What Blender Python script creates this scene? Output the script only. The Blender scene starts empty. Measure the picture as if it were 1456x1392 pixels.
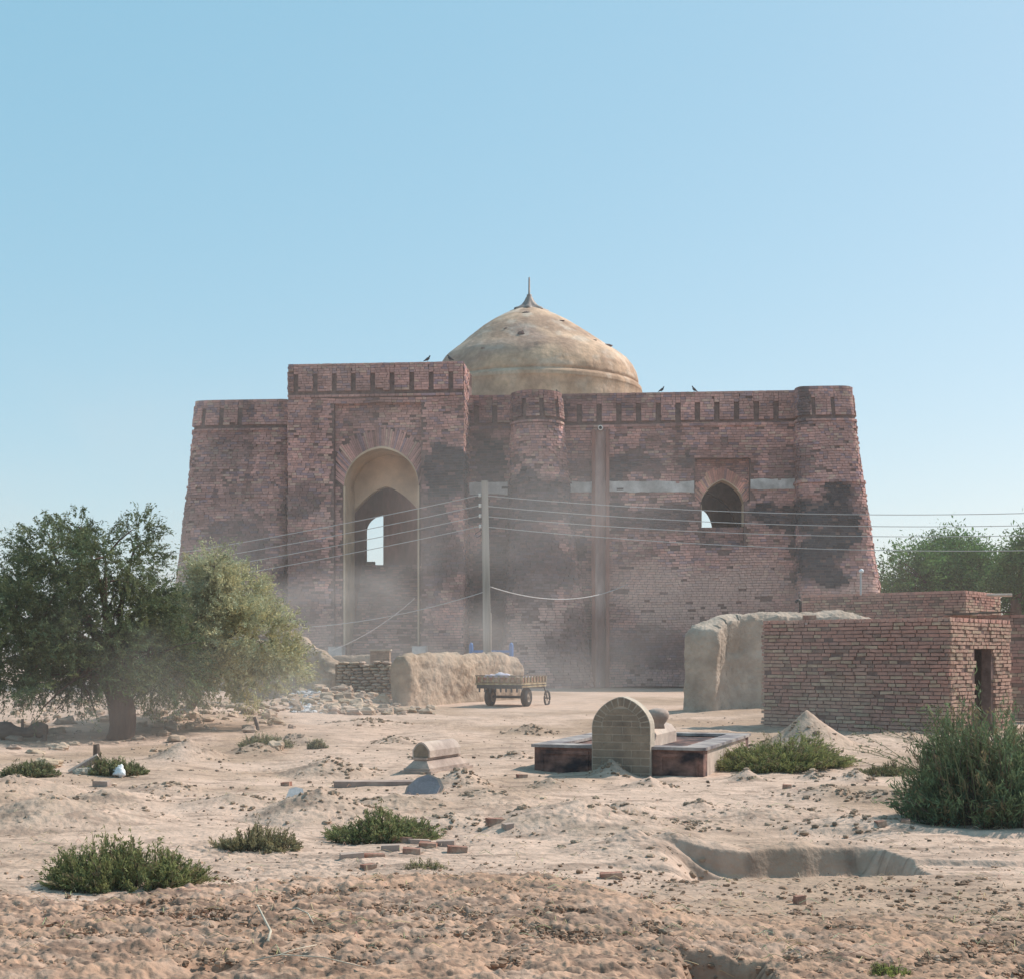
import bpy, math, random
import numpy as np
from mathutils import Vector, Matrix
R = math.radians
random.seed(5); rng = np.random.default_rng(5)
SC = bpy.context.scene
COL = SC.collection

# ------------------------------------------------------------------ camera, light, exposure
F, CX, HY, EYE = 2000.0, 728.0, 930.0, 1.7          # focal length and horizon in photo pixels, eye height
cam = bpy.data.cameras.new('camera'); camo = bpy.data.objects.new('camera', cam); COL.objects.link(camo)
cam.sensor_width = 36; cam.lens = F/1456*36; cam.shift_y = (HY-696)/1456
cam.clip_end = 6000; cam.clip_start = 0.1
camo.location = (0, 0, EYE); camo.rotation_euler = (R(90), 0, 0); SC.camera = camo

SUN_AZ, SUN_EL = 62.0, 46.0        # azimuth clockwise from the view direction (+Y) to the right
w = bpy.data.worlds.new('World'); SC.world = w; w.use_nodes = True
nt = w.node_tree; bg = nt.nodes['Background']
sky = nt.nodes.new('ShaderNodeTexSky'); sky.sky_type = 'NISHITA'; sky.sun_disc = False
sky.sun_elevation = R(SUN_EL); sky.sun_rotation = R(SUN_AZ); sky.altitude = 0
sky.air_density = 1.0; sky.dust_density = 1.0; sky.ozone_density = 1.0
tint = nt.nodes.new('ShaderNodeMix'); tint.data_type = 'RGBA'; tint.blend_type = 'MULTIPLY'; tint.inputs[0].default_value = 1; tint.inputs[7].default_value = (1.1, .75, .60, 1)
nt.links.new(sky.outputs[0], tint.inputs[6]); 
flt = nt.nodes.new('ShaderNodeMix'); flt.data_type = 'RGBA'; flt.inputs[0].default_value = .55; flt.inputs[7].default_value = (.85, 2.95, 4.0, 1)
nt.links.new(tint.outputs[2], flt.inputs[6]); nt.links.new(flt.outputs[2], bg.inputs[0]); bg.inputs[1].default_value = 0.15
sl = bpy.data.lights.new('sun', 'SUN'); sl.energy = 3.3; sl.angle = R(0.5); sl.color = (1, .93, .84)
so = bpy.data.objects.new('sun', sl); COL.objects.link(so)
sd = Vector((math.sin(R(SUN_AZ))*math.cos(R(SUN_EL)), math.cos(R(SUN_AZ))*math.cos(R(SUN_EL)), math.sin(R(SUN_EL))))
so.rotation_euler = sd.to_track_quat('Z', 'Y').to_euler(); so.location = (40, 40, 60)
SC.view_settings.view_transform = 'Standard'; SC.view_settings.look = 'None'
SC.view_settings.exposure = 0.6; SC.view_settings.gamma = 1
SC.cycles.max_bounces = 6; SC.cycles.volume_bounces = 1; SC.cycles.volume_step_rate = 1.0

# ------------------------------------------------------------------ noise
_T = np.random.default_rng(11).random((1024, 1024))
def _h(ix, iy, iz, s): return _T[(ix+iz*101+s*17) & 1023, (iy+iz*57+s*31) & 1023]
def vn(x, y, z=None, s=0):
    x = np.asarray(x, float); y = np.asarray(y, float); z = np.zeros_like(x) if z is None else np.asarray(z, float)
    ix, iy, iz = np.floor(x).astype(np.int64), np.floor(y).astype(np.int64), np.floor(z).astype(np.int64)
    fx, fy, fz = x-ix, y-iy, z-iz
    fx = fx*fx*(3-2*fx); fy = fy*fy*(3-2*fy); fz = fz*fz*(3-2*fz)
    def l(zz):
        a = _h(ix, iy, zz, s)*(1-fx)+_h(ix+1, iy, zz, s)*fx
        b = _h(ix, iy+1, zz, s)*(1-fx)+_h(ix+1, iy+1, zz, s)*fx
        return a*(1-fy)+b*fy
    if np.all(fz == 0): return l(iz)*2-1
    return (l(iz)*(1-fz)+l(iz+1)*fz)*2-1
def fbm(x, y, z=None, o=4, s=0):
    t = 0; a = 1; n = 0; f = 1
    for i in range(o):
        t = t+a*vn(x*f, y*f, None if z is None else z*f, s+i*7); n += a; a *= .5; f *= 2.03
    return t/n
def ss(a, b, x):
    t = np.clip((x-a)/(b-a), 0, 1); return t*t*(3-2*t)

# ------------------------------------------------------------------ ground height
def flat(px, py):                     # photo pixel on the flat ground z=0
    d = F*EYE/(py-HY); return (px-CX)/F*d, d
MOUNDS = [  # photo px, base py, width px, height px, sharpness
 (268,1080,130,26,1.4),(365,1072,80,12,1),(470,1104,150,24,1.2),(455,1165,220,40,1.1),(75,1172,330,36,1),(20,1140,220,26,1),
 (755,1048,90,14,1.5),(655,1122,120,26,1.3),(870,1106,78,20,1.6),(1148,1072,190,52,1.7),(925,1122,80,14,1.3),(1062,1114,64,14,1.5),
 (1155,1112,60,12,1.5),(1217,1116,70,16,1.5),(835,1182,330,34,.9),(1110,1165,260,16,1),(995,1150,70,10,1.5),(782,1122,80,12,1.4),
 (735,1085,70,12,1.3),(1300,1062,330,10,1),(560,1060,80,10,1.3),(240,1130,120,8,1),(520,1035,140,8,1),(690,1140,80,8,1.3),(745,1168,60,12,1.4),
 (1000,1180,120,8,1),(560,1152,170,18,1.2),(905,1214,240,18,1.1),(1205,1182,220,15,1.1),(640,1178,160,14,1.3),(330,1152,150,12,1.2),(1180,1140,120,12,1.4),(890,1160,110,14,1.4),(150,1150,200,18,1.2),(420,1060,90,12,1.3),(1260,1145,140,12,1.2),(620,1085,80,10,1.2)]
MM = []
for px, py, wp, hp, k in MOUNDS:
    x, y = flat(px, py-6); MM.append((x, y, wp/2/F*y, hp/F*y*1.05, k))
PITS = [ # polygon-ish: x0,x1,y0,y1,depth
 (1.22, 3.25, 10.75, 12.15, .62), (.84, 1.36, 6.1, 7.62, .55)]
def bank(x):
    return np.interp(x, [-6, -3.4, -2.9, -2.1, -.8, .3, 1.2, 6], [9.9, 9.75, 9.35, 10.1, 10.75, 10.6, 9.3, 9.0])+.18*fbm(x*1.3, x*0+2, o=3, s=21)
def G0(x, y):
    x = np.asarray(x, float); y = np.asarray(y, float)
    r = np.hypot(x, y)
    z = .06*fbm(x/6, y/6, o=3, s=3)*ss(6, 14, y)
    z = z + .10*ss(18, 30, y)*fbm(x/9+4, y/9, o=2, s=9)*(1-ss(60, 90, r))
    # bank of churned red soil in front
    e = bank(x)
    z = z + (.13-.07*ss(.3, 1.5, x))*(1-ss(e-.7, e+.12, y)) + .07*ss(11, 14, y)*(1-ss(38, 50, y))*fbm(x/1.3, y/2.4, o=3, s=23) - .03*(1-ss(5, 9, y))
    # spoil and rubble under the ruined wall, bank under the trees
    z = z + .55*np.exp(-(((x+6.3)/1.9)**2+((y-47)/3.2)**2)) + .35*np.exp(-(((x+11)/4.5)**2+((y-38)/4)**2))
    return z
def mounds(x, y):
    z = np.zeros_like(x)
    for mx, my, rw, h, k in MM:
        q = np.hypot((x-mx)/rw, (y-my)/(rw*.85+.15))
        q = q*(1+.18*fbm(x/rw*1.5+mx, y/rw*1.5, o=2, s=31))
        z = np.maximum(z, h*np.clip(1-q, 0, 1)**k * (1.0 if k > 1.05 else 1))
    return z
def pits(x, y):
    z = np.zeros_like(x)
    for i, (x0, x1, y0, y1, dp) in enumerate(PITS):
        y1 = y1+(.22 if i == 0 else .08)*fbm(x*.9+i*5, x*0+1, o=3, s=47)+(.25*(x-x0)/(x1-x0) if i == 0 else 0)-.12; y0 = y0+.12*fbm(x*1.3, x*0+i, o=2, s=49)+(.25*ss(x1-1, x1, x) if i == 0 else 0)
        nx = .14*fbm(x*1.4, y*1.4, o=2, s=41)+.0
        ex = ss(x0-.05, x0+(.7 if i == 0 else .15), x+nx)*(1-ss(x1-.15, x1+.05, x+nx))
        ey = ss(y0, y0+.14, y+nx)*(1-.2*ss(y1-.34, y1-.26, y+nx+.10*fbm(x*1.2, y*1, o=2, s=141))-.38*ss(y1-.19, y1-.10, y+nx*.8+.10*fbm(x*1.0+4, y*0, o=2, s=143))-.42*ss(y1-.03, y1+.04, y+nx*.6+.08*fbm(x*1.5, y*0, o=2, s=145)))
        z = z-dp*ex*ey*(.9+.25*fbm(x*1.4, y*1.4, o=3, s=57))
        # broken raised rim behind
        z = z+.05*np.exp(-((y-y1-.15)/.14)**2)*ss(x0-.5, x0, x)*(1-ss(x1, x1+.6, x))*(.6+fbm(x*5, y*5, o=2, s=52))
    # long low scarp continuing the trench left and right
    e = 11.6+.35*fbm(x/1.3, x*0, o=3, s=60)
    z = z-.05*ss(.5, 1.2, x)*(1-ss(e-.03, e+.03, y))*ss(e-1.2, e-.2, y)
    e2 = 13.4+.5*fbm(x/1.1+7, x*0, o=3, s=63)
    z = z-.035*ss(2, 3, x)*(1-ss(e2-.03, e2+.03, y))*ss(e2-1.3, e2-.2, y)
    return z
def Gz(x, y):
    x = np.atleast_1d(np.asarray(x, float)); y = np.atleast_1d(np.asarray(y, float))
    return G0(x, y)+mounds(x, y)+pits(x, y)
def gz(x, y): return float(Gz(x, y)[0])
def gp(px, py):                       # photo pixel -> point on the real ground
    d = F*EYE/(py-HY)
    for _ in range(8):
        z = gz((px-CX)/F*d, d); d = F*(EYE-z)/(py-HY)
    return Vector(((px-CX)/F*d, d, gz((px-CX)/F*d, d)))
def at(px, py, d): return Vector(((px-CX)/F*d, d, EYE+(HY-py)/F*d))

# ------------------------------------------------------------------ materials
def mat(name, rgb=None, rough=.9, attr=None, n_scale=8, n_amt=.25, bump=.3, b_scale=30, stretch=(1, 1, 1), rgb2=None, spec=.2, metal=0, bdist=.02, trans=0):
    m = bpy.data.materials.new(name); m.use_nodes = True; t = m.node_tree; N = t.nodes; K = t.links
    b = N['Principled BSDF']; b.inputs['Roughness'].default_value = rough; b.inputs['Specular IOR Level'].default_value = spec
    b.inputs['Metallic'].default_value = metal
    tc = N.new('ShaderNodeTexCoord'); mp = N.new('ShaderNodeMapping'); mp.inputs['Scale'].default_value = stretch
    K.new(tc.outputs['Object'], mp.inputs[0])
    n1 = N.new('ShaderNodeTexNoise'); n1.inputs['Scale'].default_value = n_scale; n1.inputs['Detail'].default_value = 6; n1.inputs['Roughness'].default_value = .65
    K.new(mp.outputs[0], n1.inputs['Vector'])
    if attr:
        a = N.new('ShaderNodeAttribute'); a.attribute_name = attr; c0 = a.outputs['Color']
    else:
        v = N.new('ShaderNodeRGB'); v.outputs[0].default_value = (*rgb, 1); c0 = v.outputs[0]
    if rgb2:
        mx = N.new('ShaderNodeMix'); mx.data_type = 'RGBA'; K.new(c0, mx.inputs[6]); mx.inputs[7].default_value = (*rgb2, 1)
        rp = N.new('ShaderNodeValToRGB'); rp.color_ramp.elements[0].position = .42; rp.color_ramp.elements[1].position = .62
        n3 = N.new('ShaderNodeTexNoise'); n3.inputs['Scale'].default_value = n_scale*.35; n3.inputs['Detail'].default_value = 5
        K.new(mp.outputs[0], n3.inputs['Vector']); K.new(n3.outputs[0], rp.inputs[0]); K.new(rp.outputs[0], mx.inputs[0]); c0 = mx.outputs[2]
    mr = N.new('ShaderNodeMapRange'); mr.inputs[1].default_value = .3; mr.inputs[2].default_value = .7
    mr.inputs[3].default_value = 1-n_amt; mr.inputs[4].default_value = 1+n_amt; K.new(n1.outputs[0], mr.inputs[0])
    vm = N.new('ShaderNodeVectorMath'); vm.operation = 'SCALE'; K.new(c0, vm.inputs[0]); K.new(mr.outputs[0], vm.inputs['Scale'])
    K.new(vm.outputs[0], b.inputs['Base Color'])
    if bump:
        n2 = N.new('ShaderNodeTexNoise'); n2.inputs['Scale'].default_value = b_scale; n2.inputs['Detail'].default_value = 6
        K.new(mp.outputs[0], n2.inputs['Vector']); bp = N.new('ShaderNodeBump'); bp.inputs['Strength'].default_value = bump; bp.inputs['Distance'].default_value = bdist
        K.new(n2.outputs[0], bp.inputs['Height']); K.new(bp.outputs[0], b.inputs['Normal'])
    if trans:
        tr = N.new('ShaderNodeBsdfTranslucent'); ms = N.new('ShaderNodeMixShader'); ms.inputs[0].default_value = trans
        K.new(vm.outputs[0], tr.inputs[0]); K.new(b.outputs[0], ms.inputs[1]); K.new(tr.outputs[0], ms.inputs[2])
        K.new(ms.outputs[0], N['Material Output'].inputs[0])
    return m
M = {}
M['ground'] = mat('ground', attr='Col', n_scale=3.5, n_amt=.16, bump=.75, b_scale=16, bdist=.03, spec=.05)
M['brick'] = mat('old_brick', attr='Col', n_scale=5, n_amt=.22, bump=.5, b_scale=22, bdist=.03, spec=.1)
M['core'] = mat('old_mortar', rgb=(.17, .115, .105), n_scale=4, n_amt=.4, bump=.5, b_scale=15, spec=.05)
M['dome'] = mat('dome_plaster', attr='Col', n_scale=3.0, n_amt=.22, bump=.6, b_scale=5, bdist=.06, spec=.15)
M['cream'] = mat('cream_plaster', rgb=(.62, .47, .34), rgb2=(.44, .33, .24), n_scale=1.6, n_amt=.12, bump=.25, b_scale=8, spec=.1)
M['grey_plaster'] = mat('grey_plaster', rgb=(.50, .48, .47), rgb2=(.36, .34, .33), n_scale=3, n_amt=.25, bump=.4, b_scale=10, spec=.1)
M['chute'] = mat('chute_plaster', rgb=(.40, .30, .28), rgb2=(.26, .16, .14), n_scale=2.5, n_amt=.3, bump=.4, b_scale=10, stretch=(1, 1, .25), spec=.1)
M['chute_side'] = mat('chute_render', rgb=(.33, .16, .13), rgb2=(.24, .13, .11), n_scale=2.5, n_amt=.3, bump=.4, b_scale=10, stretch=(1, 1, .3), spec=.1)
M['mud'] = mat('mud', rgb=(.40, .30, .225), rgb2=(.32, .24, .18), n_scale=3, n_amt=.28, bump=.9, b_scale=11, stretch=(1, 1, 1), bdist=.05, spec=.05)
M['mud_grey'] = mat('mud_plaster', rgb=(.43, .345, .28), rgb2=(.36, .285, .23), n_scale=2.2, n_amt=.24, bump=1.0, b_scale=9, bdist=.06, spec=.05)
M['stone'] = mat('stone', attr='Col', n_scale=9, n_amt=.2, bump=.5, b_scale=25, spec=.1)
M['pole'] = mat('weathered_pole', rgb=(.40, .36, .32), rgb2=(.28, .235, .20), n_scale=5, n_amt=.3, bump=.5, b_scale=14, stretch=(1, 1, .06), spec=.1)
M['bark'] = mat('bark', rgb=(.115, .08, .065), rgb2=(.075, .055, .045), n_scale=6, n_amt=.35, bump=.9, b_scale=9, stretch=(1, 1, .25), bdist=.05, spec=.1)
M['wood'] = mat('dark_wood', rgb=(.13, .10, .085), rgb2=(.20, .16, .13), n_scale=6, n_amt=.3, bump=.7, b_scale=14, stretch=(.3, 1, 1), spec=.1)
M['twig'] = mat('dry_twig', rgb=(.50, .43, .34), n_scale=20, n_amt=.3, bump=.3)
M['wire'] = mat('wire', rgb=(.42, .42, .43), rough=.5, n_amt=.05, bump=0, spec=.5)
M['metal'] = mat('finial_metal', rgb=(.20, .165, .15), rough=.6, n_scale=3, n_amt=.3, bump=.2, metal=.3, spec=.4)
M['porcelain'] = mat('porcelain', rgb=(.75, .73, .70), rough=.4, n_amt=.08, bump=0, spec=.5)
M['black'] = mat('black_plastic', rgb=(.02, .02, .022), rough=.5, n_amt=.1, bump=0)
M['rubber'] = mat('rubber', rgb=(.045, .042, .042), rough=.85, n_scale=12, n_amt=.3, bump=.2)
M['rim'] = mat('wheel_rim', rgb=(.24, .19, .15), rough=.6, n_scale=14, n_amt=.3, bump=.1, spec=.3)
M['blue'] = mat('blue_paint', rgb=(.0, .14, .42), rough=.5, n_scale=8, n_amt=.12, bump=.05, spec=.4)
M['cement'] = mat('cement', rgb=(.42, .325, .275), rgb2=(.28, .215, .19), n_scale=5, n_amt=.2, bump=.4, b_scale=25, spec=.1)
M['cement_pale'] = mat('pale_cement', rgb=(.52, .42, .355), rgb2=(.38, .30, .26), n_scale=5, n_amt=.2, bump=.4, b_scale=25, spec=.1)
M['block'] = mat('block_stone', rgb=(.27, .21, .16), rgb2=(.19, .15, .12), n_scale=7, n_amt=.22, bump=.4, b_scale=30, spec=.1)
M['joint'] = mat('pale_mortar', rgb=(.44, .375, .31), n_scale=9, n_amt=.2, bump=.3, spec=.1)
M['tile_dark'] = mat('stained_facing', rgb=(.20, .11, .09), rgb2=(.022, .02, .027), n_scale=8, n_amt=.45, bump=.5, b_scale=18, stretch=(1, 1, 1.6), spec=.3)
M['slate'] = mat('slate_slab', rgb=(.27, .25, .265), rgb2=(.19, .18, .20), n_scale=9, n_amt=.2, bump=.3, spec=.3)
M['slab_blue'] = mat('pale_slab', rgb=(.50, .48, .48), rgb2=(.38, .37, .38), n_scale=14, n_amt=.2, bump=.2, spec=.3)
M['coping'] = mat('coping_stone', rgb=(.36, .32, .30), rgb2=(.16, .14, .15), n_scale=7, n_amt=.3, bump=.3, spec=.2)
M['white'] = mat('white_plastic', rgb=(.75, .76, .78), rough=.5, n_scale=9, n_amt=.12, bump=.3, spec=.3)
M['red_brick'] = mat('red_brick', rgb=(.29, .145, .11), rgb2=(.38, .27, .21), n_scale=14, n_amt=.3, bump=.5, b_scale=40, spec=.1)
M['cloth'] = mat('pale_cloth', rgb=(.58, .56, .62), rgb2=(.42, .40, .48), n_scale=5, n_amt=.2, bump=.3, spec=.1)
M['cloth_brown'] = mat('brown_sack', rgb=(.38, .30, .22), rgb2=(.26, .20, .15), n_scale=5, n_amt=.2, bump=.3, spec=.1)
M['cart_wood'] = mat('cart_boards', rgb=(.30, .20, .11), rgb2=(.16, .10, .07), n_scale=8, n_amt=.3, bump=.3, spec=.2)
M['cart_red'] = mat('cart_painted_panel', rgb=(.33, .10, .06), rgb2=(.40, .30, .22), n_scale=9, n_amt=.35, bump=.2, spec=.3)
M['cart_yellow'] = mat('cart_yellow_trim', rgb=(.42, .35, .22), rgb2=(.22, .15, .09), n_scale=12, n_amt=.3, bump=.1, spec=.3)
M['cart_metal'] = mat('cart_frame_metal', rgb=(.06, .06, .06), n_scale=12, n_amt=.3, bump=.1, rough=.6, spec=.4)
M['bird'] = mat('pigeon_feathers', rgb=(.045, .05, .06), n_scale=20, n_amt=.3, bump=.1)
M['leaf_dark'] = mat('foliage_dark', attr='Col', n_scale=1.2, n_amt=.2, bump=0, rough=.7, spec=.15, trans=.3)

# ------------------------------------------------------------------ object helpers
def tag(o, label=None, cat=None, group=None, kind=None):
    if label: o['label'] = label
    if cat: o['category'] = cat
    if group: o['group'] = group
    if kind: o['kind'] = kind
    return o
def thing(name, label, cat, loc=(0, 0, 0), rz=0, group=None):
    o = bpy.data.objects.new(name, None); COL.objects.link(o); o.location = loc; o.rotation_euler = (0, 0, rz)
    o.empty_display_size = .2
    return tag(o, label, cat, group)
class MB:
    """collects polygons and numpy blocks; build() links them as ONE mesh object"""
    def __init__(s): s.V = []; s.Fq = []; s.C = []; s.n = 0; s.P = []
    def blk(s, V, Q, C=None):
        V = np.asarray(V, float).reshape(-1, 3); s.V.append(V); s.Fq.append(np.asarray(Q, int)+s.n)
        s.C.append(np.ones((len(V), 3)) if C is None else np.broadcast_to(np.asarray(C, float), (len(V), 3))); s.n += len(V); return s
    def poly(s, V, faces, C=None):     # faces of any length
        V = np.asarray(V, float).reshape(-1, 3); s.V.append(V)
        s.C.append(np.ones((len(V), 3)) if C is None else np.broadcast_to(np.asarray(C, float), (len(V), 3)))
        for f in faces: s.P.append([i+s.n for i in f])
        s.n += len(V); return s
    def hexas(s, H, C=None):           # H (n,8,3): 0-3 outer face ccw, 4-7 inner face
        H = np.asarray(H, float); n = len(H)
        if n == 0: return s
        q = np.array([[0,1,2,3],[7,6,5,4],[4,5,1,0],[1,5,6,2],[2,6,7,3],[3,7,4,0]])
        Q = (np.arange(n)[:, None, None]*8+q[None]).reshape(-1, 4)
        c = None if C is None else np.repeat(np.asarray(C), 8, axis=0)
        return s.blk(H.reshape(-1, 3), Q, c)
    def box(s, x0, x1, y0, y1, z0, z1, C=None, jit=0):
        H = np.array([[[x0,y0,z0],[x1,y0,z0],[x1,y0,z1],[x0,y0,z1],[x0,y1,z0],[x1,y1,z0],[x1,y1,z1],[x0,y1,z1]]], float)
        if jit: H += rng.uniform(-jit, jit, H.shape)
        return s.hexas(H, None if C is None else np.asarray(C, float).reshape(1, 3))
    def tube(s, pts, rad, n=8, cap=True, C=None):
        pts = [Vector(p) for p in pts]; rad = [rad]*len(pts) if not hasattr(rad, '__len__') else rad
        V = []; up = Vector((0, 0, 1)); 
        for i, p in enumerate(pts):
            t = (pts[min(i+1, len(pts)-1)]-pts[max(i-1, 0)]).normalized()
            a = t.cross(up if abs(t.z) < .9 else Vector((0, 1, 0))).normalized(); b = t.cross(a).normalized()
            for k in range(n):
                g = 2*math.pi*k/n; V.append(p+(a*math.cos(g)+b*math.sin(g))*rad[i])
        Q = [[i*n+k, i*n+(k+1) % n, (i+1)*n+(k+1) % n, (i+1)*n+k] for i in range(len(pts)-1) for k in range(n)]
        b0 = s.n; s.blk([tuple(v) for v in V], Q, C)
        if cap: s.P.append([b0+k for k in range(n)][::-1]); s.P.append([b0+(len(pts)-1)*n+k for k in range(n)])
        return s
    def lathe(s, prof, n=32, c=(0, 0, 0), C=None, noise=0):
        V = []
        for r, z in prof:
            for k in range(n):
                g = 2*math.pi*k/n; V.append((c[0]+r*math.cos(g), c[1]+r*math.sin(g), c[2]+z))
        Q = [[i*n+k, i*n+(k+1) % n, (i+1)*n+(k+1) % n, (i+1)*n+k] for i in range(len(prof)-1) for k in range(n)]
        return s.blk(V, Q, C)
    def build(s, name, m, parent=None, smooth=False, loc=None):
        me = bpy.data.meshes.new(name)
        V = np.concatenate(s.V) if s.V else np.zeros((0, 3))
        Q = np.concatenate([q.reshape(-1, 4) for q in s.Fq if len(q)]) if any(len(q) for q in s.Fq) else np.zeros((0, 4), int)
        nq = len(Q); tot = [4]*nq+[len(p) for p in s.P]; li = np.concatenate([Q.ravel(), np.array([i for p in s.P for i in p], int)]) if s.P else Q.ravel()
        me.vertices.add(len(V)); me.vertices.foreach_set('co', V.ravel())
        me.loops.add(len(li)); me.loops.foreach_set('vertex_index', li.astype(np.int32))
        me.polygons.add(len(tot)); me.polygons.foreach_set('loop_start', np.concatenate([[0], np.cumsum(tot)[:-1]]).astype(np.int32))
        me.update(calc_edges=True)
        C = np.concatenate(s.C); at_ = me.color_attributes.new('Col', 'FLOAT_COLOR', 'POINT')
        at_.data.foreach_set('color', np.concatenate([C, np.ones((len(C), 1))], 1).astype(np.float32).ravel())
        me.materials.append(m); me.validate()
        me.polygons.foreach_set('use_smooth', np.full(len(me.polygons), bool(smooth)))
        o = bpy.data.objects.new(name, me); COL.objects.link(o)
        if parent: o.parent = parent
        if loc is not None: o.location = loc
        return o
def blob(mb, c, r, C=None, n=10, amp=.18, sd=0, sq=1.0):
    """a rough stone / lump"""
    V = []; 
    for i in range(n+1):
        th = math.pi*i/n
        for k in range(n):
            g = 2*math.pi*k/n; V.append((math.sin(th)*math.cos(g), math.sin(th)*math.sin(g), math.cos(th)))
    V = np.array(V); V = np.sign(V)*np.abs(V)**sq
    q = 1+amp*fbm(V[:, 0]*1.6+sd*3.1, V[:, 1]*1.6+sd, V[:, 2]*1.6+.37, o=3, s=int(sd) % 97)*2
    V = V*q[:, None]*np.array(r)+np.array(c)
    Q = [[i*n+k, (i+1)*n+k, (i+1)*n+(k+1) % n, i*n+(k+1) % n] for i in range(n) for k in range(n)]
    return mb.blk(V, Q, C)

# ------------------------------------------------------------------ ground sheet
def build_ground():
    a_in = np.linspace(-23.5, 23.5, 900); a_l = -23.5-np.geomspace(.06, 156.5, 90); 
    ang = np.radians(np.concatenate([a_l[::-1], a_in, -a_l]))
    r = np.concatenate([[.05, 1, 2.5, 4, 5, 5.6], np.geomspace(6, 10.25, 240), np.linspace(10.26, 12.9, 260), np.geomspace(12.94, 26, 250), np.geomspace(26.08, 80, 240), np.geomspace(82, 1500, 40)])
    A, Rr = np.meshgrid(ang, r); x = np.sin(A)*Rr; y = np.cos(A)*Rr
    z = Gz(x.ravel(), y.ravel()).reshape(x.shape)
    soil = 1-ss(-.45-.8*ss(.2, 1.5, x), .25+.4*ss(.2, 1.5, x), y-bank(x)+.55*fbm(x/.9, y/.7, o=5, s=71))
    mnd = mounds(x.ravel(), y.ravel()).reshape(x.shape)
    near = 1-ss(20, 45, Rr)
    # clods and trodden relief
    c1 = fbm(x*4.2, y*5.5, o=4, s=81); c2 = np.abs(fbm(x*8, y*12, o=3, s=85)); c3 = fbm(x*1.3, y*1.6, o=3, s=88)
    rough = np.clip(.36+1.0*soil+.9*ss(.05, .45, fbm(x/1.7, y/1.7, o=3, s=91))+1.5*np.clip(mnd*8, 0, 1)*.6, 0, 1.5)
    far = (1-ss(26, 60, Rr))
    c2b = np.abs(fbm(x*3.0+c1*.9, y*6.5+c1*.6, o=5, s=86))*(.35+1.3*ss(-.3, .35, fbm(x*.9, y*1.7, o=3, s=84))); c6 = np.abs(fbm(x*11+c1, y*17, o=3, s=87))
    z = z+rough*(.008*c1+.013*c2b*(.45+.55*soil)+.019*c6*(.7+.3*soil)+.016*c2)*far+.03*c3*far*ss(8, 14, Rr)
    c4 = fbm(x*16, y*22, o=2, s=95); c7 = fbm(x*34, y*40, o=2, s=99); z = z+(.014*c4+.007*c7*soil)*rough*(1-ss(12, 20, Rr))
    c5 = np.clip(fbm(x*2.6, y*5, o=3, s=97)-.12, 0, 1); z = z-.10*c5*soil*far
    # soil colours, with shade between the clods painted in as dark streaks
    pale = np.array([.53, .385, .305]); tan = np.array([.38, .27, .20]); red = np.array([.43, .268, .185]); dk = np.array([.23, .165, .13])
    t1 = ss(-.25, .4, fbm(x/2.3, y/3.2, o=5, s=101))[..., None]; t2 = ss(.0, .5, fbm(x*1.7, y*3.5, o=4, s=105))[..., None]
    t3 = ss(.15, .5, fbm(x*5, y*11, o=3, s=109))[..., None]
    C = pale*(1-t1)+tan*t1
    C = C*(1-.25*t2)+dk*.25*t2
    S = red*(1-.6*t2)+(pale*.85)*.6*t2; t5 = ss(-.02, .22, fbm(x*6+y*2.2, y*15, o=4, s=117))[..., None]*ss(-.6, .05, fbm(x*.8, y*1.5, o=3, s=119))[..., None]; S = S*(1-.4*t3)+dk*.4*t3; S = S*(1-.8*t5)+np.array([.13, .082, .062])*.8*t5  # dark soil patches that also paint in the brown shadow streaks
    t6 = ss(.12, .35, fbm(x*7+y*2, y*16, o=4, s=121))[..., None]*ss(-.1, .3, fbm(x*.7+3, y*1.1, o=3, s=123))[..., None]*near[..., None]; C = C*(1-.5*t6)+dk*.5*t6
    C = C*(1-soil[..., None]*.85)+S*soil[..., None]*.85
    gr = np.clip(mnd*7, 0, .55)[..., None]*ss(-.2, .3, fbm(x*3, y*3, o=3, s=111))[..., None]
    C = C*(1-gr)+np.array([.36, .275, .215])*gr
    crev = (1-ss(.0, .10, c2b))[..., None]*rough[..., None].clip(0, 1)*far[..., None]; C = C*(1-.30*crev)  # painted shade: colour darkened along the crevices of the relief
    t4 = ss(.22, .45, fbm(x*2.4+5, y*6, o=5, s=113))[..., None]*far[..., None]; C = C*(1-.6*t4)+np.array([.23, .165, .13])*.6*t4  # fine dark dashes painted in for the shaded sides of clods
    n0, n1 = x.shape
    idx = np.arange(n0*n1).reshape(n0, n1)
    Q = np.stack([idx[:-1, :-1], idx[:-1, 1:], idx[1:, 1:], idx[1:, :-1]], -1).reshape(-1, 4)[:, ::-1]
    Qw = np.stack([idx[:-1, -1], idx[:-1, 0], idx[1:, 0], idx[1:, -1]], -1).reshape(-1, 4)[:, ::-1]
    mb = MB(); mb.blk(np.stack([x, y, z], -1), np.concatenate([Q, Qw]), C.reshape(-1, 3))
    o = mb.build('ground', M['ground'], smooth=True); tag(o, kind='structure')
build_ground()

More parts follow.
